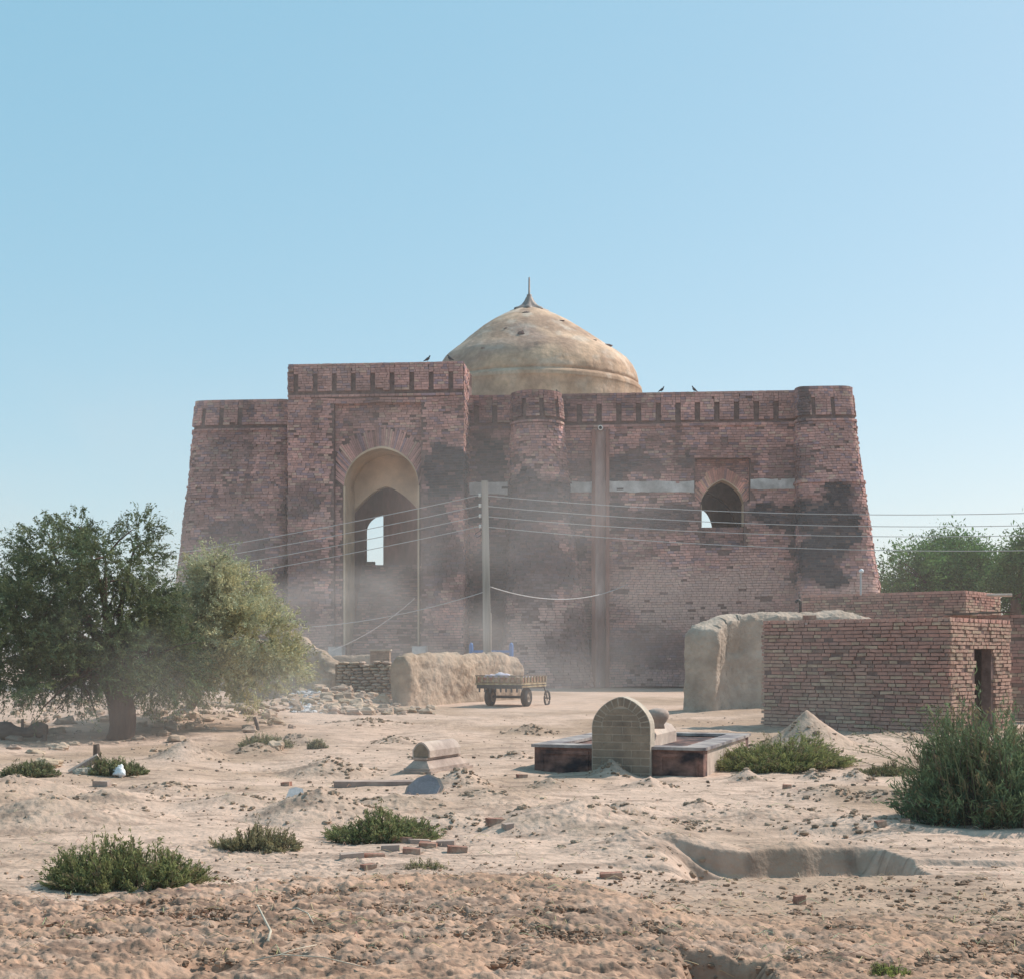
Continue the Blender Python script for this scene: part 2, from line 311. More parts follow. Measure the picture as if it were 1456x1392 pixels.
# ------------------------------------------------------------------ brickwork on any surface map
def bricks(mb, Mf, s0, s1, z0, z1, keep=None, off=None, course=.13, blen=.30, gap=.018, jit=.02, depth=.05, colf=None, miss=.02, wave=.0, ragged=0):
    nr = max(1, int(round((z1-z0)/course))); ch = (z1-z0)/nr; A = []
    for i in range(nr):
        s = s0-(blen/2 if i % 2 else 0)
        while s < s1:
            l = blen*random.uniform(.6, 1.4); a, b = max(s, s0-(ragged*random.random())), min(s+l, s1+(ragged*random.random())); s += l
            if b-a > gap*2.5: A.append((a+gap/2, b-gap/2, z0+i*ch+gap/2, z0+(i+1)*ch-gap/2))
    A = np.array(A); sc = (A[:, 0]+A[:, 1])/2; zc = (A[:, 2]+A[:, 3])/2
    k = rng.random(len(A)) > miss
    if keep is not None: k &= keep(A[:, 0], zc) & keep(A[:, 1], zc)
    A = A[k]; sc = sc[k]; zc = zc[k]; n = len(A)
    if n == 0: return
    A[:, 2:] += (wave*fbm(sc/3, zc/3, o=2, s=7))[:, None]
    o = (off(sc, zc) if off is not None else np.zeros(n))
    o1 = o+depth+rng.normal(0, jit, n)+.05*fbm(sc/1.0, zc/.7, o=3, s=77)*(1 if jit > .01 else 0); o0 = o*0-.02
    tz = rng.normal(0, .004, n)
    def P(sv, zv, ov): return Mf(sv, zv, ov)
    H = np.stack([P(A[:, 0], A[:, 2]+tz, o1), P(A[:, 1], A[:, 2]-tz, o1), P(A[:, 1], A[:, 3]-tz, o1), P(A[:, 0], A[:, 3]+tz, o1),
                  P(A[:, 0], A[:, 2], o0), P(A[:, 1], A[:, 2], o0), P(A[:, 1], A[:, 3], o0), P(A[:, 0], A[:, 3], o0)], 1)
    ctr = H[:, :4].mean(1)
    mb.hexas(H, colf(ctr, rng.random(n), rng.random(n)))

# ------------------------------------------------------------------ the mausoleum
TH = R(5); OB = np.array([.9125, 73.0]); UD = np.array([math.cos(TH), -math.sin(TH)]); VD = np.array([math.sin(TH), math.cos(TH)])
def L(px, py, v=0.):
    a = (px-CX)/F; b = (HY-py)/F; t = (v+OB@VD)/(a*VD[0]+VD[1])
    P = np.array([a*t, t]); return float((P-OB)@UD), EYE+b*t
def U(px, v=0.): return L(px, 800, v)[0]
def Z(px, py, v=0.): return L(px, py, v)[1]
tomb = thing('domed_mausoleum', 'huge weathered brick mausoleum with pale plaster dome, tall arched portal and sloping corner towers', 'mausoleum', (OB[0], OB[1], 0), -TH)
STAINS = [ # px, py, rx px, ry px, strength : damp black-green patches
 (1175,735,52,58,1),(1130,730,62,24,.9),(1165,800,36,55,.95),(900,660,70,18,.7),(850,665,60,18,.5),(700,670,40,42,.85),(770,720,120,40,.8),(760,790,70,90,.7),
 (640,670,38,38,.95),(630,780,36,90,.7),(700,850,30,130,.6),(910,735,80,24,.75),(440,720,34,30,.55),(440,820,36,90,.45),(350,770,60,45,.6),(350,850,60,40,.45),(1140,575,9,40,.7),(1120,660,38,32,.45),
 (930,920,130,28,.45),(820,930,40,60,.4),(560,830,60,60,.3),(520,600,40,20,.15),(250,650,30,40,.15),(690,600,30,40,.35),(330,640,50,30,.3),(860,700,400,10,.15),(1020,735,60,18,.35),(740,590,14,30,.3)]
PALE = [(1000,850,150,45,.6),(770,880,36,70,.6),(1060,820,60,40,.4),(605,800,16,20,1),(900,840,60,40,.45),(1190,870,50,60,.45),(740,690,60,14,.4),(560,600,60,30,.2),(690,955,200,14,.3)]
ST = [(*L(px, py), rx/27.4, ry/27.4, k) for px, py, rx, ry, k in STAINS]; PL = [(*L(px, py), rx/27.4, ry/27.4, k) for px, py, rx, ry, k in PALE]
def bcol(c, r1, r2):
    u, v, z = c[:, 0], c[:, 1], c[:, 2]
    A = np.array([.50, .275, .24]); B = np.array([.36, .21, .195]); D = np.array([.45, .33, .26]); E = np.array([.28, .19, .21])
    r1 = r1[:, None]; r2 = r2[:, None]
    C = A*(1-r1)+B*r1
    C = np.where(r2 > .88, D*.65+C*.35, C); C = np.where(r2 < .13, E, C)
    n1 = fbm(u/2.6, z/1.6, v/3, o=5, s=201); n2 = fbm(u/.9, z/.5, v/2, o=3, s=205)
    n3 = fbm(u/.45, z/.22, v/1, o=2, s=207); C = C*(1.02+.60*n1+.42*n2+.28*n3)[:, None]
    dst = ss(.05, .5, fbm(u/3.3+9, z/2.2, v/3, o=4, s=209))[:, None]; C = C*(1-.35*dst)+np.array([.46, .32, .28])*.35*dst
    sk = ss(.05, .5, fbm(u/.35, z/3.5, v/.6, o=3, s=221))[:, None]*ss(-.3, .3, fbm(u/3, z/4, o=2, s=223))[:, None]; C = C*(1-.45*sk)
    low = (1-ss(1.5, 6, z+1.5*n1))[:, None]; C = C*(1-.4*low)+np.array([.42, .30, .27])*.4*low
    ed = fbm(u/.9, z/.9, v/2, o=5, s=213)
    for cu, cz, ru, rz, k in PL:
        m = (k*(1-ss(.55, 1.15, np.hypot((u-cu)/ru, (z-cz)/rz)+.7*ed)))[:, None]; C = C*(1-m)+np.array([.54, .37, .32])*m
    for cu, cz, ru, rz, k in ST:
        m = (k*(1-ss(.7, 1.05, np.hypot((u-cu)/ru, (z-cz)/rz)+.8*ed)))[:, None]*(.8+.3*r2)
        m = np.clip(m*1.08, 0, .97); C = C*(1-m)+np.array([.048, .050, .058])*(.6+.8*r1)*m
    return np.clip(C, .01, .9)
def flatmap(v0):
    def f(s, z, o): return np.stack([s, v0-o, z], -1)
    return f
def arch(uc, hw, zs, za, k=1.0):      # pointed (four-centred) arch: height of the soffit at u
    def f(u):
        q = np.clip(np.abs(np.asarray(u, float)-uc)/hw, 0, 1)
        return zs+(za-zs)*(.90*np.sqrt(np.clip(1-q**2.2, 0, 1))+.10*(1-q)**1.0)
    return f
def strip_wall(mb, edges, v0, v1, zb, zt, C=None):
    """edges: list of (u, lo, hi) at boundaries; consecutive equal u = jump. opening lo..hi, None = solid"""
    H = []
    def pr(u0, u1, b0, b1, t0, t1):
        if max(t0-b0, t1-b1) < .005 or u1-u0 < 1e-6: return
        H.append([[u0,v0,b0],[u1,v0,b1],[u1,v0,t1],[u0,v0,t0],[u0,v1,b0],[u1,v1,b1],[u1,v1,t1],[u0,v1,t0]])
    for (ua, la, ha), (ub, lb, hb) in zip(edges[:-1], edges[1:]):
        if la is None: pr(ua, ub, zb, zb, zt, zt)
        else: pr(ua, ub, zb, zb, la, lb); pr(ua, ub, ha, hb, zt, zt)
    mb.hexas(np.array(H), C)
def arch_edges(uL, uR, lo, fn, u0, u1, n=28):
    q = np.linspace(-1, 1, n+1); q = np.sin(q*math.pi/2); us = (uL+uR)/2+(uR-uL)/2*q
    e = [(u0, None, None), (uL, lo, float(fn(uL)))]
    e += [(float(u), lo, float(fn(u))) for u in us[1:-1]]+[(uR, None, None), (u1, None, None)]
    # the strip before uR needs its own end height
    e[-2] = (uR, lo, float(fn(uR))); e.insert(-1, (uR, None, None)); return e
def fix(e):   # strips use the left entry's type
    out = []
    for a in e: out.append(a)
    return out
def sw(mb, u0, uL, uR, u1, lo, fn, v0, v1, zb, zt, n=28):
    strip_wall(mb, [(u0, None, None), (uL, None, None)], v0, v1, zb, zt)
    q = np.sin(np.linspace(-1, 1, n+1)*math.pi/2); us = (uL+uR)/2+(uR-uL)/2*q
    strip_wall(mb, [(float(u), lo, float(fn(u))) for u in us], v0, v1, zb, zt)
    strip_wall(mb, [(uR, None, None), (u1, None, None)], v0, v1, zb, zt)
def voussoirs(mb, fn, uL, uR, v, ln, depth=.05, step=.085, colf=bcol, clip=None):
    us = np.sin(np.linspace(-1, 1, 400)*math.pi/2)*(uR-uL)/2+(uL+uR)/2; zs = fn(us)
    d = np.concatenate([[0], np.cumsum(np.hypot(np.diff(us), np.diff(zs)))]); H = []
    n = int(d[-1]/step)
    for i in range(n):
        a, b = d[-1]*i/n, d[-1]*(i+1)/n-.012
        pa = np.array([np.interp(a, d, us), np.interp(a, d, zs)]); pb = np.array([np.interp(b, d, us), np.interp(b, d, zs)])
        uc = (uL+uR)/2; c = np.array([uc, fn(uL)-.2*(uR-uL)]); na = (pa-c)/np.hypot(*(pa-c)); nb = (pb-c)/np.hypot(*(pb-c))
        l = ln*random.uniform(.8, 1.12); qa = pa+na*l; qb = pb+nb*l*1.0
        if clip and (min(qa[0], qb[0]) < clip[0] or max(qa[0], qb[0]) > clip[1]): 
            qa[0] = np.clip(qa[0], *clip); qb[0] = np.clip(qb[0], *clip)
        o = v-depth-random.uniform(0, .03)
        H.append([[pa[0],o,pa[1]],[pb[0],o,pb[1]],[qb[0],o,qb[1]],[qa[0],o,qa[1]],[pa[0],v+.02,pa[1]],[pb[0],v+.02,pb[1]],[qb[0],v+.02,qb[1]],[qa[0],v+.02,qa[1]]])
    H = np.array(H); mb.hexas(H, colf(H[:, :4].mean(1), rng.random(n), rng.random(n))*1.1)
def parapet(mb, Mf, s0, s1, slits, zs0, zs1, zt, sw_=.13, colf=bcol, proud=.15):
    """blind merlons: arched panels standing proud, deep slits between them"""
    ed = [s0]+[x for s in slits for x in (s-sw_, s+sw_)]+[s1]
    rise = (zt-zs1)*.42
    for a, b in zip(ed[::2], ed[1::2]):
        if b-a < .12: continue
        hw = (b-a)/2; c = (a+b)/2
        top = lambda s: zs1+rise*np.sqrt(np.clip(1-((s-c)/hw)**2, 0, 1))
        bricks(mb, Mf, a, b, zs0, zt, off=lambda s, z: np.where(z < top(s), proud, proud-.05), depth=.02, jit=.008, colf=colf, miss=.005)
    for s in slits: bricks(mb, Mf, s-sw_, s+sw_, zs1, zt, off=lambda s, z: s*0+proud-.05, depth=.02, jit=.008, colf=colf, miss=0, blen=.4)
    # thin ledge below
    bricks(mb, Mf, s0, s1, zs0-.30, zs0-.17, off=lambda s, z: s*0+.09, depth=.03, jit=.01, colf=colf, miss=.01)
ZT = 15.15
# ---- right hand front wall with its arched window
uA, uB = U(640), U(1140); v1w = 1.5
wl, wr = U(997), U(1058); wfn0 = arch((wl+wr)/2, (wr-wl)/2, Z(1027, 716), Z(1027, 681)); wfn = lambda u: Z(1027, 716)+(Z(1027, 680)-Z(1027, 716))*(.72*np.sqrt(np.clip(1-np.clip(np.abs(np.asarray(u, float)-(wl+wr)/2)/((wr-wl)/2), 0, 1)**2.2, 0, 1))+.28*(1-np.clip(np.abs(np.asarray(u, float)-(wl+wr)/2)/((wr-wl)/2), 0, 1))); pl, pr_ = U(988), U(1066)
z_in, z_fr0, z_fr1 = Z(1027, 778), Z(1027, 713), Z(1027, 652); z_sill = Z(1027, 748)
mb = MB()
strip_wall(mb, [(uA, None, None), (pl, None, None)], 0, .4, 0, ZT); strip_wall(mb, [(pr_, None, None), (uB, None, None)], 0, .4, 0, ZT)
strip_wall(mb, [(pl, z_fr0, z_fr1), (wl, z_fr0, z_fr1)], 0, .4, 0, ZT); strip_wall(mb, [(wr, z_fr0, z_fr1), (pr_, z_fr0, z_fr1)], 0, .4, 0, ZT)
strip_wall(mb, [(wl, z_in, z_fr1), (wr, z_in, z_fr1)], 0, .4, 0, ZT)
sw(mb, uA, wl, wr, uB, z_in, wfn, .4, v1w, 0, ZT)
fw = mb.build('front_wall', M['core'], tomb)
mb = MB()
def kr(s, z): return ~(((s > pl-.02) & (s < pr_+.02) & (z > z_fr0-.03) & (z < z_fr1+.05)) | ((s > wl-.02) & (s < wr+.02) & (z > z_in) & (z < z_fr0)))
HOLES = [L(906, 643), L(928, 710), L(1030, 787), L(793, 692), L(880, 840), L(1088, 850), L(700, 700), L(960, 780)]
def kh(s, z):
    k = np.ones(len(s), bool)
    for hu, hz in HOLES: k &= ~((np.abs(s-hu) < .2) & (np.abs(z-hz) < .14))
    return k
bricks(mb, flatmap(0), U(655), U(1135), .0, Z(1000, 602), keep=lambda s, z: kr(s, z) & kh(s, z), colf=bcol, wave=.10, miss=.012, jit=.024)
rs = [U(x) for x in (797, 824, 852, 880, 908, 936, 964, 991.5, 1019, 1047, 1075, 1103)]
zs0, zs1 = Z(1000, 598), Z(1000, 573)
parapet(mb, flatmap(0), U(655), U(1133), [U(678), U(704)]+rs, zs0, zs1, ZT)
mb.build('brick_facing', M['brick'], fw)
mb = MB(); in_arch = lambda s, z: ~((s > wl-.05) & (s < wr+.05) & (z < wfn(s)+.04))
bricks(mb, flatmap(.4), pl, pr_, z_fr0, z_fr1, keep=lambda s, z: in_arch(s, z) & (z > wfn(np.clip(s, wl, wr))+.55*(np.abs(s-(wl+wr)/2) < 1.2)), colf=bcol, course=.11, blen=.25)
voussoirs(mb, wfn, wl, wr, .4, .68, step=.10, colf=lambda c, a, b: bcol(c, a, b)*np.array([1.25, 1.1, 1.0]), clip=(pl+.02, pr_-.02))
wn = mb.build('window_surround', M['brick'], tomb)
mb = MB(); mb.box(wl, wr, .62, 1.2, z_in-.1, z_sill); inf = mb.build('window_infill', M['core'], tomb)
mb = MB(); bricks(mb, flatmap(.62), wl, wr, z_in, z_sill, colf=lambda c, a, b: bcol(c, a, b)*.85, miss=.02); mb.build('infill_brick', M['brick'], inf)
# plaster rendering inside the reveal (right jamb catches the light)
mb = MB(); us = np.sin(np.linspace(-1, 1, 25)*math.pi/2)*(wr-wl)/2+(wl+wr)/2; H = []
for a, b in zip(us[:-1], us[1:]):
    za, zb_ = float(wfn(a)), float(wfn(b)); H.append([[a,.34,za-.05],[b,.34,zb_-.05],[b,.34,zb_+.02],[a,.34,za+.02],[a,1.45,za-.05],[b,1.45,zb_-.05],[b,1.45,zb_+.02],[a,1.45,za+.02]])
mb.hexas(np.array(H)); mb.box(wr-.045, wr+.01, .34, 1.45, z_sill+.01, float(wfn(wr))); mb.box(wl-.01, wl+.045, .34, 1.45, z_sill+.01, float(wfn(wl)))
mb.build('window_reveal_plaster', M['cream'], tomb)
# chambers behind the window
def part_arch(name, v0, v1, L0, R0, pyA, pyS, pyB, px0, px1, m='core'):
    l, r = U(L0, v0), U(R0, v0); fn = arch((l+r)/2, (r-l)/2, Z((L0+R0)/2, pyS, v0), Z((L0+R0)/2, pyA, v0)); mb = MB()
    sw(mb, U(px0, v0), l, r, U(px1, v0), Z((L0+R0)/2, pyB, v0), fn, v0, v1, 0, 14.3); return mb.build(name, M[m], tomb)
part_arch('chamber_arch', 4.0, 4.8, 940, 1049, 699, 760, 790, 900, 1110)
part_arch('inner_chamber_wall', 9.0, 9.6, 975, 1014, 722, 760, 800, 860, 1150, 'chute_side')
# ---- plaster bands
def band(name, x0, x1, py0, py1, v=-.085, n=60):
    us = np.linspace(U(x0), U(x1), n); H = []; zt = np.array([Z(x0+(x1-x0)*i/(n-1), py0) for i in range(n)]); zb = np.array([Z(x0+(x1-x0)*i/(n-1), py1) for i in range(n)])
    zt = zt+.07*fbm(us*2.1, us*0, o=4, s=301); zb = zb+.06*fbm(us*1.7, us*0+5, o=4, s=305)
    for i in range(n-1): H.append([[us[i],v,zb[i]],[us[i+1],v,zb[i+1]],[us[i+1],v,zt[i+1]],[us[i],v,zt[i]],[us[i],.01,zb[i]],[us[i+1],.01,zb[i+1]],[us[i+1],.01,zt[i+1]],[us[i],.01,zt[i]]])
    mb = MB(); mb.hexas(np.array(H)); return mb.build(name, M['grey_plaster'], tomb)
band('plaster_band', 803, 987, 685, 700, -.11); band('plaster_band', 1067, 1133, 681, 696, -.11); band('plaster_band', 665, 722, 686, 703, -.11)
# ---- drainage chute down the wall
mb = MB(); cl, cr = U(842), U(866); zc0, zc1 = .0, Z(852, 612)
n = 12; H = []
for i in range(n):
    a0 = math.pi*i/n; a1 = math.pi*(i+1)/n; uc = (cl+cr)/2; rr = (cr-cl)/2*.62
    pa = (uc-rr*math.cos(a0), -.26+rr*.55*math.sin(a0)); pb = (uc-rr*math.cos(a1), -.26+rr*.55*math.sin(a1))
    H.append([[pa[0],pa[1],zc0],[pb[0],pb[1],zc0],[pb[0],pb[1],zc1-.05],[pa[0],pa[1],zc1-.05],[pa[0],.02,zc0],[pb[0],.02,zc0],[pb[0],.02,zc1],[pa[0],.02,zc1]])
mb.hexas(np.array(H)); ch = mb.build('drain_chute', M['chute'], tomb)
mb = MB(); rr = (cr-cl)/2
for a, b in ((cl-.02, cl+rr*.38), (cr-rr*.38, cr+.02)):
    mb = MB(); zz = np.linspace(0, zc1, 30); H = []
    for i in range(29):
        j0, j1 = .03*vn(np.array([zz[i]*1.3]), np.array([a])), .03*vn(np.array([zz[i+1]*1.3]), np.array([a])); j0, j1 = float(j0[0]), float(j1[0])
        H.append([[a+j0,-.27,zz[i]],[b,-.28,zz[i]],[b,-.28,zz[i+1]],[a+j1,-.27,zz[i+1]],[a+j0,.02,zz[i]],[b,.02,zz[i]],[b,.02,zz[i+1]],[a+j1,.02,zz[i+1]]])
    mb.hexas(np.array(H)); mb.build('chute_kerb', M['chute_side'], ch)
mb = MB(); c = (cl+cr)/2; mb.tube([(c, .1, zc1+.12), (c, -.45, zc1+.06)], .13, 12); mb.build('spout', M['porcelain'], ch)
mb = MB(); mb.tube([(c, -.40, zc1+.062), (c, -.462, zc1+.058)], .085, 12); mb.build('spout_mouth', M['black'], ch)
# ---- round buttress
ub = U(762, -1)
def rb(z): return 1.22+(1.15)*(1-np.clip(z/15., 0, 1))**1.15
def bmap(s, z, o):
    r = rb(np.asarray(z, float))+o; a = s/1.7; return np.stack([ub-r*np.cos(a)+.55*(1-np.clip(z/15, 0, 1)), -.75-r*np.sin(a), z+0*a], -1)
def loft(mb, Mf, ss_, zs, o=0.0, closed=False):
    S, ZZ = np.meshgrid(ss_, zs); P = Mf(S.ravel(), ZZ.ravel(), np.full(S.size, o)); n = len(ss_)
    idx = np.arange(S.size).reshape(S.shape); Q = np.stack([idx[:-1, :-1], idx[:-1, 1:], idx[1:, 1:], idx[1:, :-1]], -1).reshape(-1, 4); mb.blk(P, Q)
    b = mb.n-n; mb.P.append(list(range(b, b+n)))
mb = MB(); zbt = 15.05; loft(mb, bmap, np.linspace(0, 1.7*math.pi, 40), np.linspace(0, zbt, 16)); bu = mb.build('round_buttress', M['core'], tomb)
mb = MB(); bricks(mb, bmap, 0, 1.7*math.pi, 0, zs0-.3, colf=bcol, wave=.10, miss=.012, jit=.025)
parapet(mb, bmap, 0, 1.7*math.pi, [.85, 1.95, 3.1, 4.2], zs0, zs1, zbt-.02, sw_=.15, proud=.12)
bricks(mb, bmap, 0.1, 5.2, Z(762, 692), Z(762, 686), off=lambda s, z: s*0+.08, colf=bcol, depth=.04)
mb.build('brick_facing', M['brick'], bu)
# ---- battered corner towers
def tower(name, tpl, uc_, uo_top, uo_bot, d_top, d_bot, zt, slits, strings, label):
    T = np.array(tpl); sl_ = np.concatenate([[0], np.cumsum(np.hypot(np.diff(T[:, 0]*abs(uo_bot-uc_)*.85), np.diff(T[:, 1]*d_bot-T[:, 2])))])
    def raw(s, z):
        q = np.clip(z/zt, 0, 1); k = (1-q)**1.12; uo = uo_top+(uo_bot-uo_top)*k; d = d_top+(d_bot-d_top)*k
        a = np.interp(s, sl_, T[:, 0]); b = np.interp(s, sl_, T[:, 1]); c = np.interp(s, sl_, T[:, 2])
        return uc_+(uo-uc_)*a, -d*b+c
    def f(s, z, o):
        s = np.asarray(s, float); z = np.asarray(z, float); u, v = raw(s, z); u1, v1 = raw(s+.15, z); u0, v0 = raw(s-.15, z)
        tu, tv = u1-u0, v1-v0; l = np.hypot(tu, tv)+1e-9; nu, nv = tv/l, -tu/l
        bad = l < 1e-6; nu = np.where(bad, 0, nu); nv = np.where(bad, -1, nv)
        return np.stack([u+nu*o, v+nv*o, z+0*u], -1)
    Lt = sl_[-1]; mb = MB(); loft(mb, f, np.linspace(0, Lt, 60), np.linspace(0, zt, 24)); tw = mb.build('corner_tower', M['core'], tomb); tw['label'] = label
    mb = MB(); bricks(mb, f, 0, Lt, 0, zs0-.3, colf=bcol, wave=.10, miss=.012, jit=.024)
    def s_of(u):  # s on the front where u is met at the top
        s = np.linspace(0, Lt, 800); uu, vv = raw(s, np.full(800, zt)); ok = vv < -d_top*.15; return float(s[ok][np.argmin(np.abs(uu[ok]-u))])
    sls = sorted(s_of(x) for x in slits)
    parapet(mb, f, 0, Lt, sls, zs0, zs1, zt-.02, proud=.10)
    for zz in strings: bricks(mb, f, 0, Lt, zz, zz+.15, off=lambda s, z: s*0+.07, depth=.05, colf=bcol, miss=.012, blen=.28)
    mb.build('brick_facing', M['brick'], tw)
rc = lambda r, fl: [(1-r[0]+r[0]*math.sin(t), 1-r[1]+r[1]*math.cos(t), 0) for t in np.linspace(0, math.pi/2, 7)] if not fl else None
tR = [(0, .0, 0), (0, .55, 0), (.02, .8, 0), (.06, .95, 0), (.12, 1, 0), (.40, 1.02, 0), (.72, 1.0, 0)]+[(.76+.24*math.sin(t), .45+.55*math.cos(t), 0) for t in np.linspace(.2, math.pi/2, 7)]+[(1, 0, .6), (.99, 0, 5)]
tower('tower', tR, U(1131), U(1208), U(1266), .9, 2.9, 15.19, [U(1152), U(1178), U(1206)], [Z(1170, 691)], 'right corner tower, battered, with a large black damp stain')
tL = [(1-a, b, c) for a, b, c in []]
tLm = [(1, 0, 5), (1, 0, .6)]+[(.76+.24*math.sin(t), .45+.55*math.cos(t), 0) for t in np.linspace(math.pi/2, .2, 7)]+[(.72, 1, 0), (.3, 1, 0), (.06, .98, 0), (0, .8, 0), (0, 0, 0)]
tower('tower', tLm, U(411), U(281), U(243), .45, 2.3, 15.05, [U(296), U(321), U(347)], [Z(300, 711)], 'left corner tower, battered, partly hidden by the trees')
# ---- portal
PV = -2.2; pu0, pu1 = U(410, PV), U(659, PV); ZP = Z(540, 516.5, PV)
ru0, ru1 = U(475, PV), U(599, PV); rz = Z(540, 571, PV)
al, ar = U(488, PV), U(594, PV); afn = arch((al+ar)/2, (ar-al)/2, Z(540, 690, PV), Z(540, 635, PV))
mb = MB()
strip_wall(mb, [(pu0, None, None), (ru0, None, None)], PV, PV+.32, 0, ZP); strip_wall(mb, [(ru1, None, None), (pu1, None, None)], PV, PV+.32, 0, ZP)
strip_wall(mb, [(ru0, 0, rz), (ru1, 0, rz)], PV, PV+.32, 0, ZP)
sw(mb, pu0, al, ar, pu1, 0, afn, PV+.32, PV+1.0, 0, ZP-.01, 40)
TV = .45
strip_wall(mb, [(pu0, None, None), (al-.30, None, None)], PV+1.0, 1.4, 0, ZP-.01); strip_wall(mb, [(ar+.30, None, None), (pu1, None, None)], PV+1.0, 1.4, 0, ZP-.01)
mb.box(pu0, pu1, PV+1.0, 1.4, ZP-.7, ZP-.02)
po = mb.build('portal', M['core'], tomb)
mb = MB(); kp = lambda s, z: ~((s > ru0) & (s < ru1) & (z < rz))
zq0, zq1 = Z(540, 556, PV), Z(540, 531, PV)
bricks(mb, flatmap(PV), pu0, pu1, 0, zq0-.3, keep=kp, colf=bcol, wave=.10, miss=.012, jit=.022, ragged=.03)
parapet(mb, flatmap(PV), pu0+.03, pu1-.03, [U(x, PV) for x in (421.5, 449, 476, 503, 530.5, 558, 586, 613.5, 641.5)], zq0, zq1, ZP, proud=.13, sw_=.12)
V2 = PV+.32; outer = arch((al+ar)/2, (ar-al)/2+.9, Z(540, 690, PV)-.1, Z(540, 635, PV)+.95)
bricks(mb, flatmap(V2), ru0, ru1, 0, rz, keep=lambda s, z: ~((s > al-.06) & (s < ar+.06) & (z < afn(np.clip(s, al, ar))+.05)) & ~((z > Z(540, 690, PV)) & (z < outer(s))), colf=bcol, wave=.03, miss=.02)
voussoirs(mb, afn, al, ar, V2, .98, step=.088, clip=(ru0+.03, ru1-.03))
def sidemap(uu, sgn):
    def f(s, z, o): return np.stack([uu+sgn*o+0*s, s, z], -1)
    return f
bricks(mb, sidemap(pu1, 1), PV, .05, 0, ZP-.1, colf=bcol); bricks(mb, sidemap(pu0, -1), PV, .05, 0, ZP-.1, colf=bcol)
mb.build('brick_facing', M['brick'], po)
# plaster lining of the great arch: jambs and vault
mb = MB(); us = np.sin(np.linspace(-1, 1, 49)*math.pi/2)*(ar-al)/2+(al+ar)/2; H = []; va, vb = V2-.08, TV+.02
for a, b in zip(us[:-1], us[1:]):
    za, zb_ = float(afn(a)), float(afn(b)); H.append([[a,va,za-.06],[b,va,zb_-.06],[b,va,zb_+.05],[a,va,za+.05],[a,vb,za-.06],[b,vb,zb_-.06],[b,vb,zb_+.3],[a,vb,za+.3]])
zb0 = 2.2
mb.hexas(np.array(H)); mb.box(al-.04, al+.05, va, vb, zb0, float(afn(al))); mb.box(ar-.05, ar+.04, va, vb, zb0, float(afn(ar)))
mb.box(al-.4, al-.04, PV+1.01, vb, 0, 12); mb.box(ar+.04, ar+.4, PV+1.01, vb, 0, 12)
ln = mb.build('arch_lining', M['cream'], po)
# tympanum with the inner arch
il, ir = al+.05, U(608, TV); ifn = arch((il+ir)/2, (ir-il)/2, Z(548, 745, TV), Z(548, 692, TV))
ifn2 = lambda u: Z(548, 742, TV)+(Z(548, 692, TV)-Z(548, 742, TV))*np.clip(1-(np.abs(np.asarray(u)-U(549, TV))/(U(606, TV)-U(549, TV)))**1.55, 0, 1)**.9
mb = MB(); l0, r0 = U(497, TV), U(603, TV)
sw(mb, al-.2, l0, r0, ar+.4, 0, ifn2, TV, TV+.5, 0, Z(540, 620, TV), 36); mb.build('tympanum', M['cream'], po)
# room behind
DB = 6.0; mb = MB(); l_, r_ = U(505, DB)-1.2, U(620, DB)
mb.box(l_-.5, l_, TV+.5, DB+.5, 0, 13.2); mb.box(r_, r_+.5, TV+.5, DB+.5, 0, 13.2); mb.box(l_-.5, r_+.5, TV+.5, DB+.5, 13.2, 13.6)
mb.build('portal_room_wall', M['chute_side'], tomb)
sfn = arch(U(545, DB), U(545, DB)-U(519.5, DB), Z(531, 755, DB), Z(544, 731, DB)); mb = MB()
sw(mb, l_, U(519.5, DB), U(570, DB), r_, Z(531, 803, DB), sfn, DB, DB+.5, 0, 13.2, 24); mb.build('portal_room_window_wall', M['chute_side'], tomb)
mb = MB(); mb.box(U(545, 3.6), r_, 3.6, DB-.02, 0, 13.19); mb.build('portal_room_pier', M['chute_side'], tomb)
mb = MB(); mb.box(U(519.6, DB), U(532, DB), DB+.05, DB+.4, Z(531, 803, DB)-.01, Z(531, 798, DB)); mb.build('broken_sill', M['cream'], tomb)
# stairs
mb = MB(); ns = 26; zt_ = Z(548, 803, 2.6); 
for i in range(ns):
    va_ = PV+.5+(2.6-PV-.5)*i/ns; mb.box(al+.06, ar-.06, va_, 2.6 if i == ns-1 else va_+(2.6-PV-.5)/ns+.02, 0, zt_*(i+1)/ns*.995)
mb.box(al+.06, ar-.06, 2.6, 3.58, 0, zt_)
st = mb.build('stairs', M['core'], tomb)
mb = MB()
for i in range(ns):
    va_ = PV+.5+(2.6-PV-.5)*i/ns; bricks(mb, flatmap(va_), al+.07, ar-.07, zt_*i/ns+.02, zt_*(i+1)/ns, colf=lambda c, a, b: bcol(c, a, b), course=.12, miss=.05, depth=.02)
mb.build('stair_treads', M['brick'], st)
# low plinth blocks flanking the stairs
for px in (482, 599):
    mb = MB(); mb.box(U(px, PV)-.35, U(px, PV)+.35, PV-.9, PV-.05, 0, Z(px, 919, PV), jit=.03); mb.build('plinth_block', M['grey_plaster'], tomb)
